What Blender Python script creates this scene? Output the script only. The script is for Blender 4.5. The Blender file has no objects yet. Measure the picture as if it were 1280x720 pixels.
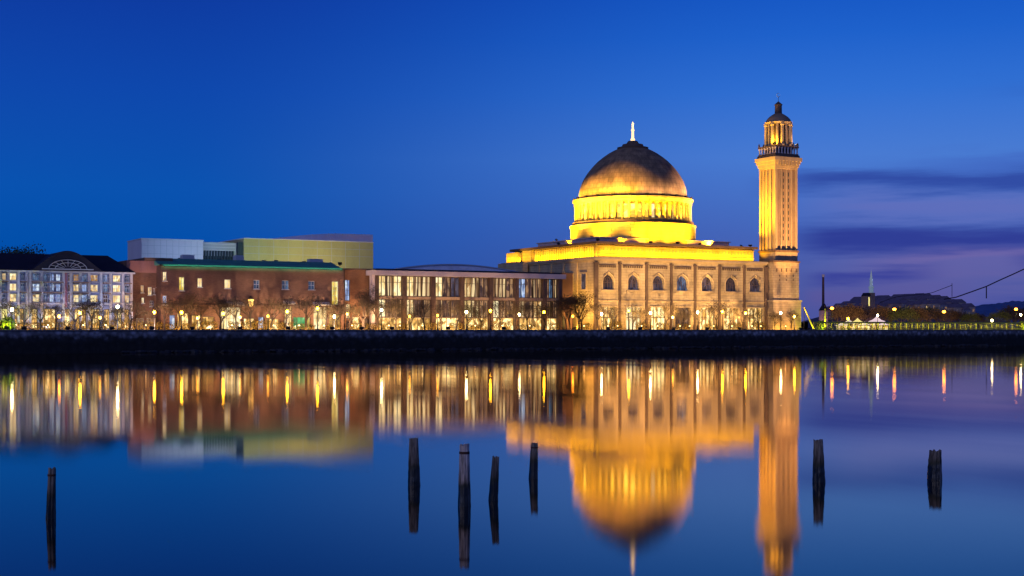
import bpy, math, random
from mathutils import Vector, Matrix
random.seed(7)
C = bpy.context.scene.collection
R = math.radians

# ------------------------------------------------------------------ frame
# X runs along the quay, Y goes back from the quay edge, Z up, water at 0.
TH = R(29.6); D0 = 278.5; F = 1758.0; EYE = 4.0
ST, CT = math.sin(TH), math.cos(TH)
CAM = (-D0*ST, -D0*CT)
def dep(px, v):
    k = (px-640)/F
    return (v + D0*CT)/(CT - k*ST)
def U(px, v):
    k = (px-640)/F
    return CAM[0] + dep(px, v)*(ST + k*CT)
def Z(py, px, v):
    return EYE + (412-py)/F*dep(px, v)
def P(px, py, d):
    k = (px-640)/F
    return Vector((CAM[0]+d*(ST+k*CT), CAM[1]+d*(CT-k*ST), EYE+(412-py)/F*d))
def pxof(x, y):
    dx, dy = x-CAM[0], y-CAM[1]
    return 640 + F*(dx*CT-dy*ST)/(dx*ST+dy*CT)
G = 3.86

def lin(r, g=None, b=None):
    if g is None: r, g, b = r
    f = lambda c: (c/255/12.92 if c/255 <= .04045 else ((c/255+.055)/1.055)**2.4)
    return (f(r), f(g), f(b), 1)

# ------------------------------------------------------------------ materials
def newmat(name):
    m = bpy.data.materials.new(name); m.use_nodes = True
    nt = m.node_tree; nt.nodes.clear()
    out = nt.nodes.new('ShaderNodeOutputMaterial')
    return m, nt, out
def nd(nt, t, **kw):
    n = nt.nodes.new(t)
    for k, v in kw.items(): setattr(n, k, v)
    return n
def ramp(nt, fac, stops, interp='LINEAR'):
    n = nd(nt, 'ShaderNodeValToRGB'); n.color_ramp.interpolation = interp
    e = n.color_ramp.elements
    while len(e) > 1: e.remove(e[0])
    e[0].position = stops[0][0]; e[0].color = stops[0][1]
    for p, c in stops[1:]:
        x = e.new(p); x.color = c
    nt.links.new(fac, n.inputs[0]); return n
def mathn(nt, op, a, b=None, clamp=False):
    n = nd(nt, 'ShaderNodeMath', operation=op); n.use_clamp = clamp
    for i, s in enumerate((a, b)):
        if s is None: continue
        if isinstance(s, (int, float)): n.inputs[i].default_value = s
        else: nt.links.new(s, n.inputs[i])
    return n.outputs[0]
def objco(nt, scale=(1,1,1)):
    tc = nd(nt, 'ShaderNodeTexCoord'); mp = nd(nt, 'ShaderNodeMapping')
    mp.inputs['Scale'].default_value = scale
    nt.links.new(tc.outputs['Object'], mp.inputs[0]); return mp.outputs[0]
def g4(c, k=1.0): return (c[0]*k, c[1]*k, c[2]*k, 1)

def surf(name, col, rough=.85, var=.35, scale=.6, bump=.3, metal=0., fine=6., streak=False, dark=None, spec=.3):
    m, nt, out = newmat(name)
    b = nd(nt, 'ShaderNodeBsdfPrincipled')
    co = objco(nt, (1,1,.35) if streak else (1,1,1))
    n1 = nd(nt, 'ShaderNodeTexNoise'); n1.inputs['Scale'].default_value = scale; n1.inputs['Detail'].default_value = 6
    n2 = nd(nt, 'ShaderNodeTexNoise'); n2.inputs['Scale'].default_value = fine; n2.inputs['Detail'].default_value = 4
    nt.links.new(co, n1.inputs['Vector']); nt.links.new(co, n2.inputs['Vector'])
    f = mathn(nt, 'ADD', mathn(nt, 'MULTIPLY', n1.outputs[0], .65), mathn(nt, 'MULTIPLY', n2.outputs[0], .35))
    r = ramp(nt, f, [(.3, g4(dark or col, 1-var)), (.52, g4(col)), (.72, g4(col, 1+var*.5))])
    nt.links.new(r.outputs[0], b.inputs['Base Color'])
    b.inputs['Roughness'].default_value = rough; b.inputs['Metallic'].default_value = metal
    b.inputs['Specular IOR Level'].default_value = spec
    if bump:
        bp = nd(nt, 'ShaderNodeBump'); bp.inputs['Strength'].default_value = bump; bp.inputs['Distance'].default_value = .05
        nt.links.new(n2.outputs[0], bp.inputs['Height']); nt.links.new(bp.outputs[0], b.inputs['Normal'])
    nt.links.new(b.outputs[0], out.inputs[0]); return m

def blocks(name, c1, c2, mortar, w=.9, h=.4, rough=.85, var=.3):
    """coursed masonry: brick texture laid on the X/Z and Y/Z faces"""
    m, nt, out = newmat(name)
    b = nd(nt, 'ShaderNodeBsdfPrincipled')
    tc = nd(nt, 'ShaderNodeTexCoord'); sp = nd(nt, 'ShaderNodeSeparateXYZ'); nt.links.new(tc.outputs['Object'], sp.inputs[0])
    cb = nd(nt, 'ShaderNodeCombineXYZ')
    nt.links.new(mathn(nt, 'ADD', sp.outputs[0], sp.outputs[1]), cb.inputs[0]); nt.links.new(sp.outputs[2], cb.inputs[1])
    br = nd(nt, 'ShaderNodeTexBrick'); nt.links.new(cb.outputs[0], br.inputs['Vector'])
    br.inputs['Color1'].default_value = g4(c1); br.inputs['Color2'].default_value = g4(c2); br.inputs['Mortar'].default_value = g4(mortar)
    br.inputs['Scale'].default_value = 1; br.inputs['Brick Width'].default_value = w; br.inputs['Row Height'].default_value = h
    br.inputs['Mortar Size'].default_value = .03; br.inputs['Bias'].default_value = 0
    mp = nd(nt, 'ShaderNodeMapping'); mp.inputs['Scale'].default_value = (1,1,.3); nt.links.new(tc.outputs['Object'], mp.inputs[0])
    n1 = nd(nt, 'ShaderNodeTexNoise'); n1.inputs['Scale'].default_value = .5; n1.inputs['Detail'].default_value = 7
    nt.links.new(mp.outputs[0], n1.inputs['Vector'])
    rr = ramp(nt, n1.outputs[0], [(.3, (1-var,)*3+(1,)), (.7, (1+var*.3,)*3+(1,))])
    mx = nd(nt, 'ShaderNodeMix', data_type='RGBA', blend_type='MULTIPLY'); mx.inputs[0].default_value = 1
    nt.links.new(br.outputs[0], mx.inputs[6]); nt.links.new(rr.outputs[0], mx.inputs[7])
    nt.links.new(mx.outputs[2], b.inputs['Base Color']); b.inputs['Roughness'].default_value = rough
    b.inputs['Specular IOR Level'].default_value = .25
    nt.links.new(b.outputs[0], out.inputs[0]); return m

def pane(name, lo, hi, strength, sx=1.6, sz=.55, lowmix=.35, thr=.5, sampled=False):
    """a lit window seen from far off: curtains, furniture and lamps behind glass"""
    m, nt, out = newmat(name)
    b = nd(nt, 'ShaderNodeBsdfPrincipled')
    b.inputs['Base Color'].default_value = (.02,.02,.025,1); b.inputs['Roughness'].default_value = .12
    tc = nd(nt, 'ShaderNodeTexCoord'); oi = nd(nt, 'ShaderNodeObjectInfo')
    mp = nd(nt, 'ShaderNodeMapping'); mp.inputs['Scale'].default_value = (sx, sx, sz)
    nt.links.new(tc.outputs['Object'], mp.inputs[0])
    sh = nd(nt, 'ShaderNodeVectorMath', operation='SCALE'); sh.inputs[0].default_value = (37, 11, 23); nt.links.new(oi.outputs['Random'], sh.inputs[3])
    ad = nd(nt, 'ShaderNodeVectorMath', operation='ADD'); nt.links.new(mp.outputs[0], ad.inputs[0]); nt.links.new(sh.outputs[0], ad.inputs[1])
    n1 = nd(nt, 'ShaderNodeTexNoise'); n1.inputs['Scale'].default_value = 1; n1.inputs['Detail'].default_value = 3; nt.links.new(ad.outputs[0], n1.inputs['Vector'])
    v1 = nd(nt, 'ShaderNodeTexVoronoi'); v1.inputs['Scale'].default_value = 1.3; nt.links.new(ad.outputs[0], v1.inputs['Vector'])
    sv = nd(nt, 'ShaderNodeSeparateColor'); nt.links.new(v1.outputs['Color'], sv.inputs[0])
    f = mathn(nt, 'ADD', mathn(nt, 'MULTIPLY', n1.outputs[0], .6), mathn(nt, 'MULTIPLY', sv.outputs[0], .4))
    f = mathn(nt, 'ADD', f, mathn(nt, 'MULTIPLY', mathn(nt, 'SUBTRACT', oi.outputs['Random'], .5), .22))
    r = ramp(nt, f, [(thr-.2, g4(lo, lowmix)), (thr, g4(lo)), (thr+.2, g4(hi))])
    nt.links.new(r.outputs[0], b.inputs['Emission Color']); b.inputs['Emission Strength'].default_value = strength
    nt.links.new(b.outputs[0], out.inputs[0])
    m.cycles.emission_sampling = 'AUTO' if sampled else 'NONE'
    return m
def glow(name, col, s, sampled=True):
    m, nt, out = newmat(name)
    b = nd(nt, 'ShaderNodeBsdfPrincipled'); b.inputs['Base Color'].default_value = (.6,.6,.6,1)
    b.inputs['Emission Color'].default_value = g4(col); b.inputs['Emission Strength'].default_value = s
    nt.links.new(b.outputs[0], out.inputs[0]); m.cycles.emission_sampling = 'AUTO' if sampled else 'NONE'
    return m

M = {}
M['stone'] = blocks('hall_stone', (.48,.40,.28), (.42,.35,.24), (.26,.21,.17), 1.4, .6)
M['stone_trim'] = surf('stone_trim', (.44,.35,.23), var=.3, streak=True)
M['stone_dark'] = surf('dark_stone', (.12,.085,.075), var=.35)
M['drum'] = blocks('drum_stone', (.60,.49,.16), (.52,.41,.13), (.30,.22,.08), 1.5, .7, var=.35)
M['drum_old'] = surf('drum_stone', (.56,.46,.14), var=.3, scale=.35, streak=True)
M['recess'] = surf('recess_stone', (.16,.11,.08), var=.3)
M['slab'] = surf('roof_slab', (.14,.09,.07), var=.3)
M['attic'] = surf('attic_render', (.58,.42,.44), var=.25, streak=True)
M['dome'] = surf('dome_bronze', (.30,.21,.14), rough=.75, var=.4, scale=.35, fine=2.5, metal=.0, streak=True, spec=.25)
M['gold'] = surf('gilt_metal', (.8,.62,.3), rough=.35, metal=.6, var=.2)
M['brick'] = blocks('red_brick', (.25,.13,.095), (.18,.09,.07), (.15,.10,.085), .45, .16)
M['brick2'] = blocks('orange_brick', (.34,.15,.08), (.26,.11,.06), (.18,.12,.09), .45, .16)
M['brickdark'] = blocks('dark_brick', (.10,.045,.04), (.08,.035,.033), (.07,.05,.05), .45, .16)
M['pinkwall'] = surf('pink_render', (.33,.17,.16), var=.25, streak=True)
M['panel'] = surf('pale_cladding', (.62,.60,.66), var=.1, scale=.2, streak=True)
M['panel2'] = surf('grey_cladding', (.42,.44,.50), var=.15, scale=.2)
M['olive'] = surf('olive_cladding', (.44,.40,.20), var=.18, scale=.25, streak=True)
M['fin'] = surf('dark_fin', (.03,.05,.07), var=.2)
M['teal'] = surf('copper_green_roof', (.10,.34,.25), var=.3, rough=.6)
M['roofdark'] = surf('slate_roof', (.022,.02,.035), var=.4, rough=.75)
M['whitewood'] = surf('white_paint', (.62,.62,.66), var=.12)
M['aptwall'] = surf('apartment_render', (.26,.29,.46), var=.25, streak=True)
M['aptpink'] = surf('apartment_pink_render', (.45,.22,.28), var=.25, streak=True)
M['fascia'] = surf('fascia_paint', (.62,.52,.54), var=.12)
M['column'] = surf('bronze_column', (.13,.085,.07), var=.3)
M['mullion'] = surf('mullion_metal', (.09,.06,.05), var=.2, rough=.5)
M['slabedge'] = surf('slab_edge', (.34,.25,.19), var=.3)
M['iron'] = surf('cast_iron', (.02,.02,.022), var=.3, rough=.5)
M['railpaint'] = surf('yellow_green_paint', (.55,.52,.05), var=.2, rough=.5)
M['bark'] = surf('bark', (.05,.037,.03), var=.4, bump=.2)
M['twig'] = surf('twig_bark', (.055,.04,.035), var=.4, bump=0)
M['leaf'] = surf('dry_leaf', (.075,.055,.03), var=.5, bump=0, scale=.8)
M['leafgreen'] = surf('green_leaf', (.05,.075,.02), var=.5, bump=0, scale=.8)
M['hedge'] = surf('hedge_leaf', (.22,.16,.05), var=.5, bump=0, scale=1.2)
M['canvas'] = surf('marquee_canvas', (.75,.72,.66), var=.1)
M['concrete'] = surf('concrete', (.30,.28,.27), var=.3)
M['hill'] = surf('hill_scrub', (.15,.11,.14), var=.6, scale=.02, fine=.15, bump=0)
M['house'] = surf('house_render', (.35,.27,.28), var=.3, scale=.1)
M['cable'] = surf('steel_cable', (.03,.02,.04), var=.2, rough=.6)
M['copper'] = surf('pale_copper', (.35,.55,.48), var=.2)
M['p_warm'] = pane('pane_warm', (.55,.30,.10), (1.0,.80,.40), 1.1)
M['p_bright'] = pane('pane_bright', (.9,.62,.24), (1.0,.88,.52), 1.25, lowmix=.4, thr=.42)
M['p_dim'] = pane('pane_dim', (.13,.07,.05), (.50,.28,.13), .8)
M['p_dark'] = pane('pane_dark', (.035,.03,.045), (.12,.10,.14), .8)
M['p_cool'] = pane('pane_cool', (.30,.42,.75), (.75,.88,1.0), 1.0)
M['p_blue'] = pane('pane_blue', (.05,.09,.18), (.14,.26,.45), .8)
M['p_yellow'] = pane('pane_yellow', (.75,.52,.05), (1.0,.9,.35), 1.1, thr=.4)
M['p_green'] = pane('pane_green', (.02,.30,.08), (.10,.75,.25), .8)
M['p_shop'] = pane('pane_shop', (.55,.30,.07), (1.0,.80,.36), 2.0, sx=1.5, sz=.9, lowmix=.25, thr=.52)
M['p_curtain'] = pane('pane_curtain', (.34,.18,.08), (1.0,.76,.38), 1.0, sx=2.6, sz=.15, lowmix=.2, thr=.56)
M['drum_glow'] = pane('drum_wall_glow', (.55,.28,.02), (1.0,.62,.08), 6.0, sx=.5, thr=.62)  # emissive stand-in for the floodlit drum wall
M['globe'] = glow('lamp_globe_warm', (1.0,.50,.012), 55)
M['globe_d'] = glow('lamp_globe_dim', (1.0,.42,.02), 10)
M['globe_b'] = glow('bollard_lens', (1.0,.6,.2), 9)
M['globe_w'] = glow('lamp_globe_white', (1.0,.80,.38), 60)
M['globe_o'] = glow('lamp_globe_orange', (1.0,.30,.012), 22)
M['lens'] = glow('floodlight_lens', (1.0,.75,.3), 3, False)

# ------------------------------------------------------------------ objects
def link(name, data=None): o = bpy.data.objects.new(name, data); C.objects.link(o); return o
def tag(o, label=None, cat=None, group=None, kind=None):
    if label: o['label'] = label
    if cat: o['category'] = cat
    if group: o['group'] = group
    if kind: o['kind'] = kind
    return o
def thing(name, label, cat, loc, group=None):
    o = link(name); o.location = loc; o.empty_display_size = .5
    return tag(o, label, cat, group)
def origin(o):
    v = Vector((0,0,0))
    while o is not None: v += o.location; o = o.parent
    return v

class MB:
    def __init__(s): s.v = []; s.f = []
    def quad(s, a, b, c, d):
        i = len(s.v); s.v += [a, b, c, d]; s.f.append((i, i+1, i+2, i+3)); return s
    def poly(s, pts):
        i = len(s.v); s.v += list(pts); s.f.append(tuple(range(i, i+len(pts)))); return s
    def box(s, x0, x1, y0, y1, z0, z1):
        i = len(s.v)
        s.v += [(x0,y0,z0),(x1,y0,z0),(x1,y1,z0),(x0,y1,z0),(x0,y0,z1),(x1,y0,z1),(x1,y1,z1),(x0,y1,z1)]
        for f in ((0,3,2,1),(4,5,6,7),(0,1,5,4),(1,2,6,5),(2,3,7,6),(3,0,4,7)): s.f.append(tuple(i+k for k in f))
        return s
    def prism(s, pts, y0, y1):            # x,z outline extruded in y
        n = len(pts); i = len(s.v)
        s.v += [(x, y0, z) for x, z in pts] + [(x, y1, z) for x, z in pts]
        s.f.append(tuple(range(i, i+n))); s.f.append(tuple(i+n+k for k in reversed(range(n))))
        for k in range(n): s.f.append((i+(k+1) % n, i+k, i+n+k, i+n+(k+1) % n))
        return s
    def prismx(s, pts, x0, x1):           # y,z outline extruded in x
        n = len(pts); i = len(s.v)
        s.v += [(x0, y, z) for y, z in pts] + [(x1, y, z) for y, z in pts]
        s.f.append(tuple(reversed(range(i, i+n)))); s.f.append(tuple(i+n+k for k in range(n)))
        for k in range(n): s.f.append((i+k, i+(k+1) % n, i+n+(k+1) % n, i+n+k))
        return s
    def lathe(s, cx, cy, prof, seg=48, a0=0., cap=True):
        i = len(s.v)
        for r, z in prof:
            for k in range(seg):
                a = a0+2*math.pi*k/seg; s.v.append((cx+r*math.cos(a), cy+r*math.sin(a), z))
        for j in range(len(prof)-1):
            for k in range(seg):
                k2 = (k+1) % seg
                s.f.append((i+j*seg+k, i+j*seg+k2, i+(j+1)*seg+k2, i+(j+1)*seg+k))
        if cap:
            s.f.append(tuple(reversed(range(i, i+seg)))); b = i+(len(prof)-1)*seg
            s.f.append(tuple(range(b, b+seg)))
        return s
    def rod(s, a, b, ra, rb=None, seg=6):
        rb = ra if rb is None else rb
        a = Vector(a); b = Vector(b); d = (b-a)
        if d.length < 1e-6: return s
        q = d.to_track_quat('Z', 'Y'); i = len(s.v)
        for p, r in ((a, ra), (b, rb)):
            for k in range(seg):
                t = 2*math.pi*k/seg; w = p + q @ Vector((r*math.cos(t), r*math.sin(t), 0)); s.v.append(tuple(w))
        for k in range(seg): s.f.append((i+k, i+(k+1) % seg, i+seg+(k+1) % seg, i+seg+k))
        s.f.append(tuple(reversed(range(i, i+seg)))); s.f.append(tuple(range(i+seg, i+2*seg)))
        return s
    def build(s, name, m, parent=None, smooth=False, loc=None):
        me = bpy.data.meshes.new(name)
        off = origin(parent) if parent else (Vector(loc) if loc else Vector((0,0,0)))
        me.from_pydata([(x-off.x, y-off.y, z-off.z) for x, y, z in s.v], [], s.f)
        me.materials.append(m if not isinstance(m, str) else M[m])
        if smooth:
            for p in me.polygons: p.use_smooth = True
            try: me.set_sharp_from_angle(angle=R(35))
            except Exception: pass
        me.update()
        o = link(name, me)
        if parent: o.parent = parent
        elif loc: o.location = loc
        return o
def box(name, m, parent, *a): return MB().box(*a).build(name, m, parent)
def copy_tree(o, parent=None):
    c = o.copy(); C.objects.link(c); c.parent = parent
    for ch in list(o.children): copy_tree(ch, c)
    return c

def wall_holes(mb, x0, x1, z0, z1, y, holes, depth=.35):
    """front wall in the plane Y=y with real openings and reveals"""
    xs = sorted(set([x0, x1]+[h[0] for h in holes]+[h[1] for h in holes]))
    zs = sorted(set([z0, z1]+[h[2] for h in holes]+[h[3] for h in holes]))
    for i in range(len(xs)-1):
        for j in range(len(zs)-1):
            cx, cz = (xs[i]+xs[i+1])/2, (zs[j]+zs[j+1])/2
            if any(h[0] < cx < h[1] and h[2] < cz < h[3] for h in holes): continue
            mb.quad((xs[i],y,zs[j]), (xs[i+1],y,zs[j]), (xs[i+1],y,zs[j+1]), (xs[i],y,zs[j+1]))
    for a, b, c, d in holes:
        e = y+depth
        mb.quad((a,y,c),(a,e,c),(a,e,d),(a,y,d)); mb.quad((b,y,c),(b,y,d),(b,e,d),(b,e,c))
        mb.quad((a,y,c),(b,y,c),(b,e,c),(a,e,c)); mb.quad((a,y,d),(a,e,d),(b,e,d),(b,y,d))
    return mb
def shell(mb, x0, x1, y0, y1, z0, z1, top=True):
    """the other faces of the block whose front is made by wall_holes"""
    mb.quad((x0,y1,z0),(x0,y0,z0),(x0,y0,z1),(x0,y1,z1)); mb.quad((x1,y0,z0),(x1,y1,z0),(x1,y1,z1),(x1,y0,z1))
    mb.quad((x1,y1,z0),(x0,y1,z0),(x0,y1,z1),(x1,y1,z1))
    if top: mb.quad((x0,y0,z1),(x1,y0,z1),(x1,y1,z1),(x0,y1,z1))
    return mb
def window(parent, a, b, c, d, y, pm, fm='whitewood', nx=2, nz=2, t=.08, depth=.35, name='window', sill=True):
    """frame with glazing bars in an opening; the pane is its child"""
    f = MB(); e = y+depth-.16
    f.box(a+.002, a+t, e, e+.1, c+.002, d-.002); f.box(b-t, b-.002, e, e+.1, c+.002, d-.002)
    f.box(a+t, b-t, e, e+.1, c+.002, c+t); f.box(a+t, b-t, e, e+.1, d-t, d-.002)
    for k in range(1, nx):
        x = a+(b-a)*k/nx; f.box(x-.03, x+.03, e+.01, e+.09, c+t, d-t)
    for k in range(1, nz):
        z = c+(d-c)*k/nz; f.box(a+t, b-t, e+.02, e+.08, z-.03, z+.03)
    if sill: f.box(a-.1, b+.1, y-.12, y+.05, c-.14, c-.004)
    fo = f.build(name, fm, parent)
    MB().quad((a+.01,e+.13,c+.01),(b-.01,e+.13,c+.01),(b-.01,e+.13,d-.01),(a+.01,e+.13,d-.01)).build('pane', pm, fo)
    return fo

# ------------------------------------------------------------------ lights
def area(parent, name, loc, target, power, col, sx=.6, sy=None, spread=120):
    l = bpy.data.lights.new(name, 'AREA'); l.energy = power; l.color = col
    l.shape = 'RECTANGLE'; l.size = sx; l.size_y = sy or sx; l.spread = R(spread)
    o = link(name, l); off = origin(parent)
    o.location = Vector(loc)-off; o.parent = parent
    o.rotation_euler = (Vector(target)-Vector(loc)).to_track_quat('-Z', 'Y').to_euler()
    return o
def floodlight(loc, target, power, col, label, group, spread=110, size=.6, long=None):
    t = thing('floodlight', label, 'floodlight', loc, group)
    L, T = Vector(loc), Vector(target); d = (T-L).normalized()
    q = d.to_track_quat('-Z', 'Y'); c = L+Vector((0,0,.45))
    b = MB(); i0 = 0
    for dx, dy, dz, s in ((0,0,0,0),):
        pts = []
        for z in (-.02, .28):
            w = .42 if z < 0 else .26
            for x, y in ((-w,-w*.7),(w,-w*.7),(w,w*.7),(-w,w*.7)): pts.append(tuple(c+q @ Vector((x,y,z))))
        b.v = pts; b.f = [(0,1,2,3),(7,6,5,4),(0,4,5,1),(1,5,6,2),(2,6,7,3),(3,7,4,0)]
    b.build('housing', 'iron', t)
    br = MB(); br.box(L.x-.2, L.x+.2, L.y-.15, L.y+.15, L.z, L.z+.06); br.rod((L.x,L.y,L.z+.05), tuple(c+q @ Vector((0,0,.27))), .05)
    br.build('bracket', 'iron', t)
    ln = MB(); ln.v = [tuple(c+q @ Vector((x,y,-.03))) for x, y in ((-.36,-.24),(.36,-.24),(.36,.24),(-.36,.24))]; ln.f = [(0,1,2,3)]
    ln.build('lens', 'lens', t)
    area(t, 'lamp_light', tuple(c+q @ Vector((0,0,-.06))), tuple(T), power, col, long or size, size*.7 if not long else .15, spread)
    return t

# =================================================================== SETTING
def structure(o, label, cat=None): return tag(o, label, cat or o.name.split('.')[0].replace('_', ' '), None, 'structure')
# --- ground sheet
g = MB().box(-2500, 9000, .9, 9000, -3, G)
structure(g.build('ground', surf('paving', (.20,.17,.14), var=.4, scale=.15, fine=3), None), 'paved promenade and land behind the quay wall', 'ground')

# --- water
m, nt, out = newmat('water')
b = nd(nt, 'ShaderNodeBsdfAnisotropic'); b.inputs['Color'].default_value = (1.0,.88,.76,1); b.distribution = 'BECKMANN'
df = nd(nt, 'ShaderNodeBsdfDiffuse'); df.inputs['Color'].default_value = (.0005,.003,.010,1)
fr_ = nd(nt, 'ShaderNodeFresnel'); fr_.inputs['IOR'].default_value = 1.52
ms = nd(nt, 'ShaderNodeMixShader'); nt.links.new(mathn(nt, 'MINIMUM', mathn(nt, 'SUBTRACT', mathn(nt, 'MULTIPLY', fr_.outputs[0], 1.75), .22, True), .93), ms.inputs[0]); nt.links.new(df.outputs[0], ms.inputs[1]); nt.links.new(b.outputs[0], ms.inputs[2])
tc = nd(nt, 'ShaderNodeTexCoord'); mp = nd(nt, 'ShaderNodeMapping'); mp.inputs['Rotation'].default_value = (0,0,TH); mp.inputs['Scale'].default_value = (.5,.1,1)
nt.links.new(tc.outputs['Object'], mp.inputs[0])
n1 = nd(nt, 'ShaderNodeTexNoise'); n1.inputs['Scale'].default_value = .35; n1.inputs['Detail'].default_value = 3; nt.links.new(mp.outputs[0], n1.inputs['Vector'])
bp = nd(nt, 'ShaderNodeBump'); bp.inputs['Strength'].default_value = .12; bp.inputs['Distance'].default_value = .02
nt.links.new(n1.outputs[0], bp.inputs['Height']); nt.links.new(bp.outputs[0], b.inputs['Normal'])
rr = ramp(nt, n1.outputs[0], [(.35, (.05,)*3+(1,)), (.65, (.08,)*3+(1,))]); nt.links.new(rr.outputs[0], b.inputs['Roughness'])
nt.links.new(ms.outputs[0], out.inputs[0])
structure(MB().quad((-2500,-900,0),(6000,-900,0),(6000,.6,0),(-2500,.6,0)).build('water', m, None), 'calm dark blue water mirroring the lit waterfront', 'water')

# --- quay wall
m, nt, out = newmat('quay_stone')
b = nd(nt, 'ShaderNodeBsdfPrincipled'); b.inputs['Roughness'].default_value = .8
tc = nd(nt, 'ShaderNodeTexCoord'); sp = nd(nt, 'ShaderNodeSeparateXYZ'); nt.links.new(tc.outputs['Object'], sp.inputs[0])
n1 = nd(nt, 'ShaderNodeTexNoise'); n1.inputs['Scale'].default_value = 1.2; n1.inputs['Detail'].default_value = 8; nt.links.new(tc.outputs['Object'], n1.inputs['Vector'])
v1 = nd(nt, 'ShaderNodeTexVoronoi'); v1.inputs['Scale'].default_value = .9; nt.links.new(tc.outputs['Object'], v1.inputs['Vector'])
hz = mathn(nt, 'ADD', mathn(nt, 'MULTIPLY', sp.outputs[2], .25), mathn(nt, 'MULTIPLY', mathn(nt, 'SUBTRACT', n1.outputs[0], .5), .5))
r1 = ramp(nt, hz, [(.40, (.006,.006,.008,1)), (.62, (.03,.03,.04,1)), (.85, (.32,.33,.42,1)), (1., (.44,.45,.55,1))])
r2 = ramp(nt, v1.outputs['Distance'], [(.1, (1.2,1.2,1.2,1)), (.6, (.35,.35,.35,1))])
mx = nd(nt, 'ShaderNodeMix', data_type='RGBA', blend_type='MULTIPLY'); mx.inputs[0].default_value = 1
nt.links.new(r1.outputs[0], mx.inputs[6]); nt.links.new(r2.outputs[0], mx.inputs[7]); nt.links.new(mx.outputs[2], b.inputs['Base Color'])
bp = nd(nt, 'ShaderNodeBump'); bp.inputs['Strength'].default_value = .6; bp.inputs['Distance'].default_value = .2
nt.links.new(v1.outputs['Distance'], bp.inputs['Height']); nt.links.new(bp.outputs[0], b.inputs['Normal'])
nt.links.new(b.outputs[0], out.inputs[0])
qw = thing('quay_wall', 'long dark stone quay wall rising from the water under the promenade', 'quay wall', (0,.5,0))
w = MB(); w.box(-700, 3000, 0.25, .895, -3, 3.72); w.build('wall', m, qw)
w = MB(); x = -700.
rr_ = random.Random(3)
while x < 1200:
    L_ = 2.4; w.box(x, x+L_-.03, .02+rr_.uniform(-.03,.03), .97, 3.724, 3.98+rr_.uniform(-.012,.012)); x += L_
w.box(1200, 3000, .02, .97, 3.724, 3.98)
w.build('coping', surf('coping_stone', (.13,.12,.13), var=.5, scale=.8), qw)

# --- loose stones along the foot of the wall
bs = MB(); rb_ = random.Random(44)
for _ in range(900):
    x = rb_.uniform(-78, 140); s_ = rb_.uniform(.25,.75); y = rb_.uniform(-.9,.15); z = rb_.uniform(-.25,.22)
    ph = [rb_.uniform(.7,1.2) for _ in range(15)]; a0_ = rb_.uniform(0,6); i = len(bs.v)
    for j, (r_, h_) in enumerate(((.75,-.3),(1.,.05),(.6,.42))):
        for k in range(5): t_ = a0_+k*1.2566; q = r_*s_*ph[j*5+k]; bs.v.append((x+q*1.2*math.cos(t_), y+q*math.sin(t_), z+h_*s_*ph[(j*5+k+3) % 15]))
    for j in range(2):
        for k in range(5): bs.f.append((i+j*5+k, i+j*5+(k+1) % 5, i+(j+1)*5+(k+1) % 5, i+(j+1)*5+k))
    bs.f.append(tuple(i+10+k for k in range(5)))
tag(bs.build('boulders', surf('wet_boulder', (.035,.035,.042), var=.5, rough=.6), None), 'dark wet boulders heaped along the foot of the quay wall', 'boulders', kind='stuff')

# --- hills
def hill(name, pts, d, dd, m, label):
    """ridge through picture points, with a falling front slope"""
    mb = MB(); rows = []
    for j in range(9):
        t = j/8; row = []
        for k in range(len(pts)*6-5):
            i, fr = divmod(k, 6); x0, y0 = pts[i]; x1, y1 = pts[min(i+1, len(pts)-1)]
            x = x0+(x1-x0)*fr/6; y = y0+(y1-y0)*fr/6
            p = P(x, y, d); q = P(x, 412.6, d-dd); h = (p.z-G)
            s = math.sin(t*math.pi/2)**1.3
            pos = q.lerp(p, t); z = G-1+(h+1)*s*(1+.10*math.sin(x*.31+t*5)*(1-t)) + (math.sin(x*1.3+t*3)+math.sin(x*.71+2))*h*.015*t
            row.append((pos.x, pos.y, z))
        rows.append(row)
    n = len(rows[0])
    for r in rows: mb.v += r
    for j in range(8):
        for k in range(n-1): mb.f.append((j*n+k, j*n+k+1, (j+1)*n+k+1, (j+1)*n+k))
    i = len(mb.v)                                   # back slope down to the ground
    for p in rows[-1]: mb.v.append((p[0]+dd*ST*.8, p[1]+dd*CT*.8, G-1))
    for k in range(n-1): mb.f.append((8*n+k, 8*n+k+1, i+k+1, i+k))
    return structure(mb.build(name, m, None, smooth=True), label, 'hill')
hill('hill', [(1010,402),(1030,395),(1050,388),(1080,383),(1110,380),(1140,379),(1170,381),(1200,385),(1225,393),(1245,399),(1262,402)], 1150, 330,
     M['hill'], 'low dark hill with houses behind the right of the promenade')
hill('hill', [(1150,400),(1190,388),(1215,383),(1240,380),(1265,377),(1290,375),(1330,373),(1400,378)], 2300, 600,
     surf('far_hill_hazed', (.10,.17,.36), var=.4, scale=.01, fine=.05, bump=0), 'distant haze-blue hill on the right skyline')  # distance haze is put into the blue colour

# =================================================================== WINDOWS GRID HELPERS
def wins(parent, px_list, y0, y1, v, spec):
    pass

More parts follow.
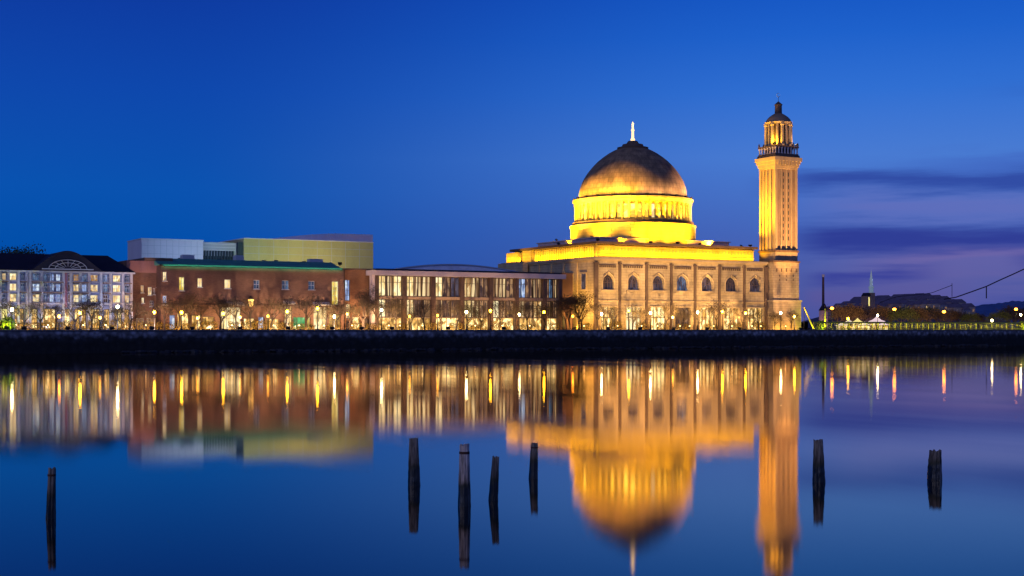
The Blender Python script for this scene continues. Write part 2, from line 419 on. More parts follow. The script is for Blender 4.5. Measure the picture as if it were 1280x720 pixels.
# =================================================================== A  apartment block
V = 12.0
def hgt(py, px, v=V): return Z(py, px, v)
a0, a1 = U(-40, V), U(165, V)
zr = hgt(341, 80)
apt = thing('apartment_block', 'pale blue-lit apartment block with dark roof and curved gable', 'apartment block', ((a0+a1)/2, V, G))
rows_y = [(342.5,351.5),(355,364.5),(368,378)]
cols = [(-36,-30,'p_dim'),(-24,-17,'p_warm'),(-10,-3,'p_cool'),(2.5,8,'p_blue'),(12,21,'p_bright'),(26,31,'p_blue'),(40.5,50,'p_warm'),(54,60,'p_blue'),(62,68,'p_cool'),(70,76,'p_cool'),(85,90,'p_dim'),(91.5,99,'p_bright'),(102,109,'p_cool'),(113,123,'p_warm'),(129,135,'p_blue'),(141,151,'p_bright'),(156,162,'p_blue')]
holes = []; specs = []
rnd = random.Random(11)
for (p0, p1, pm) in cols:
    for ri, (y0, y1) in enumerate(rows_y):
        h = (U(p0, V), U(p1, V), hgt(y1, 80), hgt(y0, 80)); holes.append(h)
        pmm = pm
        if rnd.random() < .25: pmm = rnd.choice(['p_blue','p_cool','p_warm','p_dim'])
        if pm in ('p_bright',): pmm = pm if not (p0 == 91.5 and ri == 0) else 'p_warm'
        specs.append((h, pmm))
shops = [(-36,-22),(-18,-4),(0,13),(18,30),(34,47),(51,70),(77,90),(93,108),(112,125),(130,139),(143,152),(155,162)]
for p0, p1 in shops:
    h = (U(p0, V), U(p1, V), G+.3, hgt(386, 80)); holes.append(h)
wb = MB(); wall_holes(wb, a0, a1, G, zr, V, holes); shell(wb, a0, a1, V, V+15, G, zr)
wb.build('wall', 'aptwall', apt)
for h, pm in specs: window(apt, *h, V, pm, 'whitewood', 2, 2, t=.1)
for i, (p0, p1) in enumerate(shops):
    pm = 'p_shop' if i not in (1, 2) else 'p_yellow'
    window(apt, U(p0, V), U(p1, V), G+.3, hgt(386, 80), V, pm, 'mullion', 4, 2, t=.12, name='shop_window', sill=False)
# pilasters, pink bay, balcony slabs with railings
for px in (-28,-13,0,10.5,23,33.5,37.5,52,79,88.5,100.5,111,126,138,153.5,164):
    x = U(px, V); box('pilaster', 'whitewood', apt, x-.22, x+.22, V-.28, V-.003, G, zr-.01)
box('bay_panel', 'aptpink', apt, U(80.5,V), U(84,V), V-.12, V-.004, hgt(384,80), zr-.02)
for ri, yb in enumerate((353.2, 366.2, 379.8)):
    zb = hgt(yb, 80)
    for (p0, p1) in ((-39,-14),(1,10),(24,33),(38.5,51.5),(53,78.4),(89.5,110.5),(127,137.5),(154.5,163.5)):
        x0, x1 = U(p0, V)+.1, U(p1, V)-.1
        bo = box('balcony', 'slabedge' if ri < 2 else 'whitewood', apt, x0, x1, V-1.25, V-.29, zb-.09, zb+.09)
        rl = MB(); rl.box(x0, x1, V-1.24, V-1.19, zb+1.0, zb+1.06)
        n = int((x1-x0)/.3)
        for k in range(n+1):
            xx = x0+.03+(x1-x0-.06)*k/n; rl.box(xx-.015, xx+.015, V-1.23, V-1.20, zb+.09, zb+1.0)
        rl.build('railing', 'whitewood', bo)
box('cornice', 'whitewood', apt, a0-.5, a1+.4, V-.7, V+.3, zr, zr+.28)
# canopy over the shops
box('canopy', 'whitewood', apt, U(90,V), U(124,V), V-2.2, V-.3, hgt(385,80)+.15, hgt(385,80)+.4)
# main roof (hipped) and curved gable
zt = hgt(319, 130, V+6)
rf = MB(); e0, e1, f0, f1 = a0-.6, a1+.5, V-.75, V+15.5
r0, r1, rm = a0+5, a1-1.6-.0, V+7.3
zb = zr+.281
rf.v += [(e0,f0,zb),(e1,f0,zb),(e1,f1,zb),(e0,f1,zb),(r0,rm,zt),(r1-1,rm,zt)]
rf.f += [(0,1,5,4),(1,2,5),(2,3,4,5),(3,0,4),(0,3,2,1)]
ro = rf.build('roof', 'roofdark', apt)
gb = MB(); pts = []
gx0, gx1 = U(38,V-1), U(130,V-1); gc = U(84,V-1); zp = hgt(313.5, 84, V-1)
N = 20
for k in range(N+1):
    t = k/N; x = gx0+(gx1-gx0)*t; s = math.sin(math.pi*t)**1.25
    pts.append((x, zb+.02+(zp-zb)*s))
gb.prism([(gx1, zb+.01)]+[(gx0, zb+.01)][:0]+list(reversed(pts)), V-1.0, V+7)
gb.build('curved_gable', 'roofdark', ro)
# white fan tracery in the gable
tr = MB(); cx = U(85,V-1.1); z0_ = zb+.35
for r_ in (3.1, 2.1):
    prev = None
    for k in range(17):
        a = math.pi*k/16; p = (cx+r_*1.05*math.cos(a), V-1.12, z0_+r_*.55*math.sin(a)*.95)
        if prev: tr.rod(prev, p, .06, seg=4)
        prev = p
for k in range(1, 8):
    a = math.pi*k/8; tr.rod((cx+.8*math.cos(a), V-1.12, z0_+.4*math.sin(a)), (cx+3.2*math.cos(a), V-1.12, z0_+1.7*math.sin(a)), .045, seg=4)
tr.box(cx-4.4, cx+4.4, V-1.2, V-1.02, z0_-.12, z0_+.06)
tr.build('tracery', 'panel2', apt)
# lit side window on the return
sw = box('window', 'whitewood', apt, a1+.003, a1+.08, V+.8, V+2.0, hgt(353,165), hgt(343,165))
box('pane', 'p_yellow', sw, a1+.05, a1+.11, V+.9, V+1.9, hgt(352.4,165), hgt(343.6,165))

# =================================================================== C  narrow brick link block
V2 = 15.0
lk = thing('link_block', 'narrow pink and brick block between apartments and long brick building', 'building', (U(190,V2), V2, G))
x0, x1 = U(158, V2), U(214, V2); zt = Z(326, 190, V2)
hl = []
for p0, p1, y0, y1, pm in ((176,180,357,366,'p_warm'),(185,190,359,369,'p_warm'),(191,194,360,368,'p_dim'),(195.5,199,349,359,'p_warm'),(177,180.5,372,379,'p_bright'),(187,192,376,383,'p_dim')):
    hl.append((U(p0,V2),U(p1,V2),Z(y1,190,V2),Z(y0,190,V2),pm))
for p0, p1 in ((170,180),(183,198)): hl.append((U(p0,V2),U(p1,V2),G+.2,Z(398,190,V2),'p_dim'))
wb = MB(); wall_holes(wb, x0, x1, G, zt, V2, [h[:4] for h in hl]); shell(wb, x0, x1, V2, V2+14, G, zt); wb.build('wall', 'brick', lk)
for h in hl: window(lk, *h[:4], V2, h[4], 'whitewood', 2, 2)
box('render_band', 'pinkwall', lk, x0+.02, U(205,V2), V2-.1, V2-.004, Z(341,190,V2), zt-.05)
box('parapet', 'slab', lk, U(180,V2), x1+.2, V2-.35, V2+14.2, zt+.003, zt+.55)

# =================================================================== F  long brick building
V3 = 12.0
lb = thing('brick_building', 'long two storey red brick building with green copper roof edge', 'building', (U(320,V3), V3, G))
x0, x1 = U(201, V3), U(430, V3); px_ = 320
zt = Z(334, px_, V3)
hl = []
def H(p0, p1, y0, y1, pm, nx=2, nz=2): hl.append((U(p0,V3),U(p1,V3),Z(y1,px_,V3),Z(y0,px_,V3),pm,nx,nz))
H(203.5,208.5,342,353,'p_bright'); H(203.5,208.5,371,382,'p_cool')
H(224,230.5,348,364.5,'p_yellow'); H(247,253,349,360,'p_bright'); H(280.5,288.5,350,361,'p_bright')
H(317,324.5,350,361,'p_blue'); H(352.5,361,350,361,'p_blue'); H(385.5,393.5,350,361,'p_blue')
H(415,423,350,380,'p_yellow',2,5)
for p0, p1, y0, pm in ((212,219,394,'p_cool'),(222,236,392,'p_shop'),(240,252,394,'p_shop'),(253,268,396,'p_shop'),(275,301,384,'p_bright'),(305,318,398,'p_shop'),(323,330,396,'p_cool'),(333,349,398,'p_shop'),(356,365,382,'p_bright'),(366.5,382,396,'p_green'),(384,388,396,'p_yellow'),(392,409,383,'p_bright'),(411,426,392,'p_shop')):
    hl.append((U(p0,V3),U(p1,V3),G+.2,Z(y0,px_,V3),pm,3,2))
wb = MB(); wall_holes(wb, x0, x1, G, zt, V3, [h[:4] for h in hl]); shell(wb, x0, x1, V3, V3+18, G, zt); wb.build('wall', 'brick', lb)
for i, h in enumerate(hl): window(lb, *h[:4], V3, h[4], 'whitewood' if i < 9 else 'mullion', h[5], h[6], name='window' if i < 9 else 'shop_window', sill=i < 9)
box('string_course', 'brickdark', lb, x0-.05, x1+.05, V3-.14, V3-.003, Z(381.5,px_,V3), Z(380,px_,V3))
rf = MB().prismx([(V3-.6, zt+.003), (V3+5, zt+1.5), (V3+18, zt+1.5), (V3+18, zt+.003)], x0-.4, x1-.6)
ro = rf.build('roof', 'teal', lb)
box('gutter', 'iron', ro, x0-.4, x1-.6, V3-.78, V3-.605, zt-.12, zt+.16)
for p0, p1, yy in ((273,303,383),(354,367,381),(390,411,382)):
    x_0, x_1, z_ = U(p0,V3), U(p1,V3), Z(yy,px_,V3)+.25
    MB().prismx([(V3-.01,z_+.55),(V3-1.5,z_),(V3-1.5,z_-.15),(V3-.01,z_-.05)], x_0, x_1).build('awning', 'canvas', lb)
for px_r, w_r, h_r in ((236,2.2,.9),(300,1.5,1.1),(396,2.6,.8)):
    xr = U(px_r, V3+8); MB().box(xr-w_r/2, xr+w_r/2, V3+8, V3+10, zt+1.503, zt+1.5+h_r).build('roof_plant', 'panel2', lb)
# wall lantern
wl = thing('wall_lantern', 'large glowing orange lantern hung on the long brick building wall', 'wall lantern', (U(312,V3), V3-.5, Z(384,312,V3)))
lx, lz = U(312,V3), Z(383,312,V3)
MB().lathe(lx, V3-.75, [(.25,lz),(.5,lz+.5),(.55,lz+1.3)], 8).build('lantern_glass', glow('lantern_glow', (1,.55,.08), 3.5), wl)
MB().lathe(lx, V3-.75, [(.62,lz+1.303),(.5,lz+1.5),(.06,lz+1.9)], 8).rod((lx,V3-.75,lz+1.6),(lx,V3-.01,lz+1.6),.05).build('cap', 'iron', wl)

# =================================================================== G  brick annex
V4 = 14.0
an = thing('brick_annex', 'orange brick stair block beside the glass pavilion with tall blue window', 'building', (U(447,V4), V4, G))
x0, x1 = U(427, V4), U(464.5, V4); zt = Z(337.5, 447, V4)
hl = [(U(431.5,V4),U(437.5,V4),Z(376,447,V4),Z(350,447,V4),'p_cool'),(U(433,V4),U(438,V4),Z(398,447,V4),Z(380,447,V4),'p_bright'),(U(441,V4),U(450,V4),G+.2,Z(396,447,V4),'p_shop'),(U(453,V4),U(462,V4),G+.2,Z(398,447,V4),'p_dim')]
wb = MB(); wall_holes(wb, x0, x1, G, zt, V4, [h[:4] for h in hl]); shell(wb, x0, x1, V4, V4+12, G, zt); wb.build('wall', 'brick2', an)
for i, h in enumerate(hl): window(an, *h[:4], V4, h[4], 'mullion', 2, 4 if i < 2 else 2)
box('parapet', 'slab', an, x0-.1, x1+.1, V4-.25, V4+12.1, zt+.003, zt+.3)
box('downpipe', 'iron', an, U(429.3,V4), U(430.2,V4), V4-.2, V4-.004, G, zt)

# =================================================================== D/E  plain boxes behind
V5 = 42.0
pb = thing('pale_hall', 'large windowless pale lavender box with dark fins behind the brick building', 'building', (U(230,V5), V5, G))
x0, xm, x1 = U(177, V5), U(254, V5), U(303, V5); zt = Z(300.5, 230, V5)
wb = MB().box(x0, xm, V5, V5+11, G, zt)
wo = wb.build('wall', 'panel', pb)
box('coping', 'whitewood', wo, x0-.1, xm+.1, V5-.15, V5+11.1, zt+.003, zt+.2)
sj = MB()
for k in range(1, 10):
    x = x0+(xm-x0)*k/10; sj.box(x-.03, x+.03, V5-.03, V5-.003, G, zt-.05)
for yy in (308, 318): sj.box(x0, xm, V5-.028, V5-.004, Z(yy,230,V5)-.03, Z(yy,230,V5)+.03)
sj.build('cladding_joint', 'panel2', pb)
w2 = MB().box(xm+.003, x1, V5+1.2, V5+6, G, zt-.1).build('recessed_wall', 'panel2', pb)
for k in range(11):
    x = U(257.5+3.5*k, V5)
    box('fin', 'fin', pb, x-.13, x+.13, V5+.6, V5+1.195, Z(329,280,V5), Z(313.5,280,V5))
box('louvre_panel', 'fin', pb, U(256,V5), U(294,V5), V5+1.1, V5+1.197, Z(329,280,V5), Z(320,280,V5))
for yy in (304.5, 308.5, 312.3): box('rail', 'whitewood', pb, U(256,V5), U(296,V5), V5+1.0, V5+1.196, Z(yy+.7,280,V5), Z(yy,280,V5))
box('pillar', 'fin', pb, x1-.9, x1+.2, V5+.2, V5+1.198, G, zt+.02)
ob = thing('olive_hall', 'large olive yellow clad box behind the brick building roof', 'building', (U(385,V5), V5, G))
x0, x1 = U(304.5, V5), U(466, V5); zt = Z(301, 385, V5)
wo = MB().box(x0, x1, V5-.2, V5+28, G, zt).build('wall', 'olive', ob)
box('coping', 'whitewood', wo, x0-.1, x1+.1, V5-.35, V5+28.1, zt+.003, zt+.16)
sj = MB()
for k in range(1, 9):
    x = x0+(x1-x0)*k/9; sj.box(x-.04, x+.04, V5-.235, V5-.203, G, zt-.05)
for yy in (310, 319): sj.box(x0, x1, V5-.23, V5-.205, Z(yy,385,V5)-.04, Z(yy,385,V5)+.04)
sj.build('cladding_joint', 'panel2', ob)
pf = MB(); pa, pb_ = U(332,V5+30), U(466,V5+30); pts = []
for k in range(13):
    t = k/12; pts.append((pa+(pb_-pa)*t, Z(301.5,400,V5+30)+(Z(291,400,V5+30)-Z(301.5,400,V5+30))*math.sin(min(1,t*1.3)*math.pi/2)))
cr = thing('vaulted_roof_hall', 'pale purple curved roof rising behind the olive box', 'building', ((pa+pb_)/2, V5+30, G))
MB().prism([(pb_, zt-4), *reversed(pts), (pa, zt-4)][0:], V5+30, V5+44).build('roof', surf('vault_membrane', (.7,.72,.9), var=.1), cr)
MB().box(pa+.5, pb_-.5, V5+30.5, V5+43.5, G, zt-4.003).build('wall', 'panel2', cr)

# =================================================================== H  glass pavilion
V6 = 12.0
gp = thing('glass_pavilion', 'two storey glass pavilion with bronze columns and low curved roof', 'pavilion', (U(583,V6), V6, G))
pxm = 583; x0, x1 = U(466,V6), U(701,V6)
zf0, zf1 = Z(346.5,pxm,V6), Z(340.5,pxm,V6); zs0, zs1 = Z(375,pxm,V6), Z(371.5,pxm,V6)
box('fascia', 'fascia', gp, x0-.6, x1+.6, V6-1.2, V6+14, zf0, zf1)
rf = MB(); pts = []
for k in range(25):
    t = k/24; px = 474+(640-474)*t; pts.append((U(px,V6+6), zf1+.01+(Z(333,560,V6+6)-zf1)*math.sin(math.pi*t)**.9))
rf.prism([(pts[-1][0], zf1+.004)]+list(reversed(pts[1:-1]))+[(pts[0][0], zf1+.004)], V6+1, V6+14)
ro = rf.build('curved_roof', surf('roof_membrane', (.8,.82,.95), var=.2, rough=.5), gp)
rim = MB(); prev = None
for p in pts:
    q = (p[0], V6+.9, p[1]+.12)
    if prev: rim.rod(prev, q, .16, seg=5)
    prev = q
rim.build('roof_edge', 'panel2', ro)
box('roof_deck', 'roofdark', gp, U(464,V6+3), x1+.3, V6+.6, V6+13, zf1+.003, zf1+.42)
box('floor_slab', 'slabedge', gp, x0, x1, V6-.15, V6+12, zs0, zs1)
box('back_wall', 'recess', gp, x0, x1, V6+12.005, V6+13, G, zf0)
box('side_wall', 'brickdark', gp, x1-.3, x1+.1, V6+.3, V6+12, G, zf0-.003)
colpx = [470,505,541,577,613,645,680]
for px in colpx+[699]:
    x = U(px,V6); box('column', 'column', gp, x-.42, x+.42, V6-.55, V6+.25, G, zf0-.002)
lit_col = U(465.3,V6)
box('corner_pier', 'fascia', gp, lit_col-.5, lit_col+.3, V6-.6, V6+.2, G, zf0-.003)
upper = [['p_bright','p_curtain','p_bright'],['p_bright','p_curtain','p_curtain'],['p_bright','p_dim','p_dark'],['p_warm','p_curtain','p_dim'],['p_curtain','p_curtain','p_dim'],['p_cool','p_dim','p_curtain'],['p_dim','p_blue','p_curtain']]
lower = [['p_bright','p_dim','p_curtain'],['p_warm','p_dim','p_curtain'],['p_curtain','p_dim','p_dim'],['p_bright','p_curtain','p_dim'],['p_bright','p_curtain','p_dim'],['p_curtain','p_dim','p_warm'],['p_dim','p_curtain','p_dim']]
allc = colpx+[699]
for i in range(7):
    a, b_ = U(allc[i],V6)+.43, U(allc[i+1],V6)-.43
    for fl, (zb, zt_) in enumerate(((zs1, zf0), (G+2.6, zs0))):
        f = MB(); y = V6+.3; n = 6
        f.box(a, b_, y, y+.12, zb+.003, zb+.12); f.box(a, b_, y, y+.12, zt_-.14, zt_-.004)
        for k in range(n+1):
            xx = a+(b_-a)*k/n; f.box(xx-.05, xx+.05, y-.05, y+.15, zb+.121, zt_-.141)
        zz = zb+(zt_-zb)*.68; f.box(a, b_, y+.02, y+.1, zz-.04, zz+.04)
        fo = f.build('window', 'mullion', gp)
        tri = (upper if fl == 0 else lower)[i]
        for k in range(3):
            p0, p1 = a+(b_-a)*k/3, a+(b_-a)*(k+1)/3
            yy = y+.2+.3*k*(k % 2)
            MB().quad((p0,yy,zb+.05),(p1,yy,zb+.05),(p1,yy,zt_-.05),(p0,yy,zt_-.05)).build('pane', tri[k], fo)
    # ground floor plinth glazing
    f = MB(); f.box(a, b_, V6+.3, V6+.45, G+2.45, G+2.6); f.box((a+b_)/2-.06, (a+b_)/2+.06, V6+.3, V6+.45, G, G+2.45)
    fo = f.build('shop_window', 'slabedge', gp)
    MB().quad((a,V6+.5,G),(b_,V6+.5,G),(b_,V6+.5,G+2.45),(a,V6+.5,G+2.45)).build('pane', 'p_shop', fo)
# dark brick connector to the hall
V7 = 15.0
cn = thing('brick_connector', 'narrow dark brick block between glass pavilion and domed hall', 'building', (U(708,V7), V7, G))
MB().box(U(700,V7)+.6, U(716,V7), V7, V7+12, G, Z(341,708,V7)).build('wall', 'brickdark', cn)
box('door', 'iron', cn, U(703,V7), U(706,V7), V7-.08, V7-.004, G, G+3)

# =================================================================== I  domed hall
HX0, HX1 = U(744, 12), U(957.5, 12); HV0, HV1 = 12.0, 51.5
zf = 19.2
hall = thing('domed_hall', 'sandstone hall with floodlit yellow drum and bronze dome', 'domed hall', ((HX0+HX1)/2, HV0, G))
t_mid = 850
def zh(py): return Z(py, 850, 12)
pil = [744.3, 774, 807.5, 838.5, 868, 898.5, 929.5, 957]
wcx = [760.5, 792, 823, 853, 884, 914, 944]
hl = []; zw0, zw1 = zh(363), zh(343.5)
lw1 = zh(379.5)
for c in wcx: hl.append((U(c-6.6,12), U(c+6.6,12), zw0, zw1))
for i, c in enumerate(wcx): hl.append((U(c-9.5,12), U(c+9.5,12), G+.2, lw1-.9))
wb = MB(); wall_holes(wb, HX0, HX1, G, zf, 12, hl, .7); shell(wb, HX0, HX1, 12, HV1, G, zf)
wb.build('wall', 'stone', hall)
def arch_pts(a, b, zs, zt_, n=10):
    """ogee-pointed arch outline from springing a to b"""
    c = (a+b)/2; h = (b-a)/2; out = []
    for k in range(n+1):
        t = k/n; x = a+h*t
        out.append((x, zs+(zt_-zs)*(math.sqrt(1-(1-t)**2)*.84+.16*t**5)))
    return out+[(b+a-x, z) for x, z in reversed(out[:-1])]
for i, c in enumerate(wcx):
    a, b_ = U(c-6.6,12), U(c+6.6,12); zs = zw0+(zw1-zw0)*.42; top = zw1-.12
    pts = arch_pts(a+.04, b_-.04, zs, top)
    sp_ = MB()                                                    # spandrels that close the rectangle down to the arch
    for k in range(len(pts)-1):
        (xa, za), (xb, zb_) = pts[k], pts[k+1]
        sp_.quad((xa,12.12,za),(xb,12.12,zb_),(xb,12.12,zw1),(xa,12.12,zw1)); sp_.quad((xa,12.12,za),(xa,12.6,za),(xb,12.6,zb_),(xb,12.12,zb_))
    wf = MB()
    hood = arch_pts(a-.28, b_+.28, zs-.1, zw1+.35)
    for k in range(len(hood)-1): wf.rod((hood[k][0],11.93,hood[k][1]), (hood[k+1][0],11.93,hood[k+1][1]), .13, seg=4)
    wf.box(a-.35, a-.1, 11.86, 11.997, zw0-.1, zs-.05); wf.box(b_+.1, b_+.35, 11.86, 11.997, zw0-.1, zs-.05)
    wf.box(a-.5, b_+.5, 11.75, 11.996, zw0-.5, zw0-.1)
    tc_ = MB()
    for k in (1, 2, 3): x = a+(b_-a)*k/4; tc_.box(x-.045, x+.045, 12.35, 12.42, zw0, zw1-.5)
    tc_.box(a+.05, b_-.05, 12.34, 12.43, zs-.05, zs+.05)
    cxx = (a+b_)/2
    for k in range(8):
        q0, q1 = 2*math.pi*k/8, 2*math.pi*(k+1)/8
        tc_.rod((cxx+.5*math.cos(q0),12.38,zs+.75+.5*math.sin(q0)), (cxx+.5*math.cos(q1),12.38,zs+.75+.5*math.sin(q1)), .05, seg=4)
    fo = wf.build('arched_window', 'stone_trim', hall)
    sp_.build('spandrel', 'stone', fo); tc_.build('tracery', 'mullion', fo)
    MB().quad((a,12.5,zw0),(b_,12.5,zw0),(b_,12.5,zw1),(a,12.5,zw1)).build('pane', ['p_dark','p_dark','p_dark','p_blue','p_dark','p_dark','p_dark'][i], fo)
    # framed panel below / portal at ground level
    a, b_ = U(c-9.5,12), U(c+9.5,12)
    pm = ['p_shop','p_bright','p_shop','p_dim','p_shop','p_shop','p_shop'][i]
    do = MB(); y = 12.45
    for k in range(5): x = a+(b_-a)*k/4; do.box(x-.07, x+.07, y, y+.12, G, lw1-.95)
    do.box(a, b_, y+.01, y+.11, G+2.7, G+2.85)
    dd = do.build('portal', 'mullion', hall)
    MB().quad((a,12.6,G),(b_,12.6,G),(b_,12.6,lw1-.9),(a,12.6,lw1-.9)).build('pane', pm, dd)
    tr = MB(); tr.box(a-.3, b_+.3, 11.72, 11.996, lw1-.88, lw1-.55); tr.box(a-.3, a-.02, 11.8, 11.995, G, lw1-.89); tr.box(b_+.02, b_+.3, 11.8, 11.995, G, lw1-.89)
    tr.build('portal_surround', 'stone_trim', dd)
for px in pil:
    x = U(px,12); w_ = .24 if px not in (744.3, 957) else .5
    po = MB().box(x-w_, x+w_, 11.55, 11.997, G+1.0, zf-1.0).box(x-w_-.15, x+w_+.15, 11.4, 11.998, G, G+.999).box(x-w_-.12, x+w_+.12, 11.42, 11.998, zf-.999, zf-.7)
    po.build('pilaster', 'stone_dark' if px not in (744.3,) else 'stone_dark', hall)  # dark tone paints in the shadow lines between the bays
# string course with small dentils, cornice
sc = MB().box(HX0-.1, HX1, 11.8, 11.994, zh(377.5), zh(376))
sc.build('string_course', 'stone_trim', hall)
dn = MB()
for i in range(7):
    xa, xb = U(pil[i],12)+.9, U(pil[i+1],12)-.9
    n = 9
    for k in range(n): x = xa+(xb-xa)*(k+.5)/n; dn.box(x-.16, x+.16, 11.85, 11.995, zf-1.75, zf-1.3)
    dn.box(xa, xb, 11.9, 11.993, zf-1.25, zf-1.12)
dn.build('dentil_band', 'stone_dark', hall)
co = MB().box(HX0-.7, HX1+.0, 11.2, 51.9, zf+.003, zf+.45).box(HX0-.4, HX1-.02, 11.55, 51.7, zf-.35, zf-.004)
co.build('cornice', 'stone_trim', hall)
# left return wall trim and windows
sv = []
for vv in (16.5, 22, 27.5, 33):
    fo = MB().box(HX0-.2, HX0-.003, vv-1.25, vv-1.0, zw0, zw1).box(HX0-.2, HX0-.003, vv+1.0, vv+1.25, zw0, zw1).box(HX0-.25, HX0-.003, vv-1.3, vv+1.3, zw1+.003, zw1+.3).box(HX0-.25, HX0-.003, vv-1.3, vv+1.3, zw0-.3, zw0-.003).build('side_window', 'stone_trim', hall)
    MB().box(HX0-.05, HX0-.004, vv-.995, vv+.995, zw0, zw1).build('pane', 'p_dark', fo)
    box('side_pilaster', 'stone_trim', hall, HX0-.3, HX0-.002, vv+2.4, vv+3.0, G, zf-.36)

# upper storey
A0, A1, B0, B1 = U(746.5,13.4), U(942,13.4), 13.4, 49.5
z0_, z1_ = zf+.46, 22.55
up = MB().box(A0, A1, B0, B1, z0_, z1_).build('upper_storey', 'drum', hall)
fr = MB()
n = 46
for k in range(n):
    x = A0+.8+(A1-A0-1.6)*k/(n-1); fr.box(x-.13, x+.13, B0-.1, B0-.004, z1_-1.45, z1_-.85)
fr.box(A0-.12, A1+.1, B0-.16, B0-.006, z1_-.5, z1_-.25); fr.box(A0-.1, A1+.1, B0-.14, B0-.006, z0_+.7, z0_+.85)
fr.build('frieze', 'stone_trim', up)
sp_ = MB(); n = 26
for k in range(n):
    v = B0+1+(39.5-B0-1.5)*k/(n-1); sp_.box(A0-.45, A0-.003, v-.27, v+.27, z0_+.1, z1_-.3)
sp_.build('side_pilaster', 'drum', up)
box('corner_block', 'drum', hall, A0-.9, A0-.006, 40.2, 44.2, z0_, z1_-.1)
box('corner_block', 'drum', hall, A0-1.7, A0-.006, 45.2, 50.5, z0_, z1_-.35)
MB().box(A0-3.5, HX0-.71, 39.6, 51.4, G, z0_-.003).build('corner_pier', 'stone', hall)
MB().box(A0-.9, A1+.55, B0-.9, B1+.8, z1_+.003, z1_+.55).build('roof_slab', 'slab', hall)
# set-back attic
att = MB().box(A0+3.5, A1-3.2, B0+5, B1-5, z1_+.553, z1_+1.75).build('attic', 'attic', hall)
MB().box(A0+3.2, A1-2.9, B0+4.7, B1-4.7, z1_+1.753, z1_+1.95).build('attic_coping', 'fascia', att)

DX, DY = (A0+A1)/2+.45, 31.9
S = 5.31
def zd(py): return 4+(412-py)/S
# podium, drum, colonnade
MB().lathe(DX, DY, [(14.7, z1_+.56), (14.7, zd(285)), (14.85, zd(285)+.02), (14.85, zd(283.2))], 96).build('podium', 'drum', hall, smooth=True)
zl0 = zd(283.2)+.003
MB().lathe(DX, DY, [(14.3, zl0), (14.3, zl0+.75)], 96).build('podium_ledge', 'slab', hall, smooth=True)
zc0, zc1 = zl0+.753, zd(257)
dr = MB().lathe(DX, DY, [(12.55, zc0), (12.55, zc1+.1)], 96, cap=False).build('drum', 'drum', hall, smooth=True)
NC = 52
for k in range(NC):
    a = 2*math.pi*(k+.5)/NC; cx, cy = DX+13.45*math.cos(a), DY+13.45*math.sin(a)
    MB().lathe(cx, cy, [(.42,zc0+.002),(.42,zc0+.3),(.31,zc0+.36),(.28,zc1-.45),(.42,zc1-.2),(.42,zc1-.003)], 10).build('column', 'drum', hall, smooth=True)
    a2 = 2*math.pi*k/NC
    wd = MB(); r_ = 12.585; da = .038
    p0 = (DX+r_*math.cos(a2-da), DY+r_*math.sin(a2-da)); p1 = (DX+r_*math.cos(a2+da), DY+r_*math.sin(a2+da))
    if k % 1 == 0 and math.sin(a2) < .35:
        wd.quad((*p0, zc0+.5), (*p1, zc0+.5), (*p1, zc1-.6), (*p0, zc1-.6)).build('pane', 'p_bright' if k in (37,41,44) else 'drum_glow', dr)  # glowing quads stand in for the bright lit wall behind the columns
MB().lathe(DX, DY, [(12.56, zc1), (13.85, zc1), (13.9, zc1+.55), (14.2, zc1+.7), (14.2, zd(251)), (13.3, zd(251)), (13.2, zd(250.4))], 96).build('drum_cornice', 'drum', hall, smooth=True)
MB().lathe(DX, DY, [(13.3, zd(250.4)+.003), (13.3, zd(248.4)), (13.0, zd(248.2))], 96).build('dome_ring', 'slab', hall, smooth=True)
prof = [(67.5,0),(67.3,4),(67,8),(65.3,14),(63,20),(60.3,25),(57,30),(53,35),(48.5,40),(43.5,44.8),(37.5,49.5),(30.5,54.3),(24,57.8),(19,60),(10,62.5),(4,63.5)]
zb = zd(248.2)+.003
dm, nt, out = newmat('dome_sheets')
b = nd(nt, 'ShaderNodeBsdfPrincipled'); b.inputs['Roughness'].default_value = .72; b.inputs['Specular IOR Level'].default_value = .25
tc = nd(nt, 'ShaderNodeTexCoord'); sb = nd(nt, 'ShaderNodeVectorMath', operation='SUBTRACT'); sb.inputs[1].default_value = (DX-(HX0+HX1)/2, DY-HV0, 0); nt.links.new(tc.outputs['Object'], sb.inputs[0])
sp = nd(nt, 'ShaderNodeSeparateXYZ'); nt.links.new(sb.outputs[0], sp.inputs[0])
an_ = mathn(nt, 'MULTIPLY', mathn(nt, 'ARCTAN2', sp.outputs[1], sp.outputs[0]), 32/math.pi/2)
cb = nd(nt, 'ShaderNodeCombineXYZ'); nt.links.new(mathn(nt, 'ADD', an_, 40), cb.inputs[0]); nt.links.new(mathn(nt, 'MULTIPLY', sp.outputs[2], .55), cb.inputs[1])
br = nd(nt, 'ShaderNodeTexBrick'); nt.links.new(cb.outputs[0], br.inputs['Vector']); br.inputs['Scale'].default_value = 1; br.inputs['Brick Width'].default_value = .5; br.inputs['Row Height'].default_value = .6; br.inputs['Mortar Size'].default_value = .02
br.inputs['Color1'].default_value = (.34,.24,.15,1); br.inputs['Color2'].default_value = (.27,.185,.12,1); br.inputs['Mortar'].default_value = (.17,.115,.08,1)
mp = nd(nt, 'ShaderNodeMapping'); mp.inputs['Scale'].default_value = (1,1,.25); nt.links.new(tc.outputs['Object'], mp.inputs[0])
n1 = nd(nt, 'ShaderNodeTexNoise'); n1.inputs['Scale'].default_value = .7; n1.inputs['Detail'].default_value = 7; nt.links.new(mp.outputs[0], n1.inputs['Vector'])
rr = ramp(nt, n1.outputs[0], [(.35, (.6,.62,.66,1)), (.65, (1.15,1.12,1.05,1))])
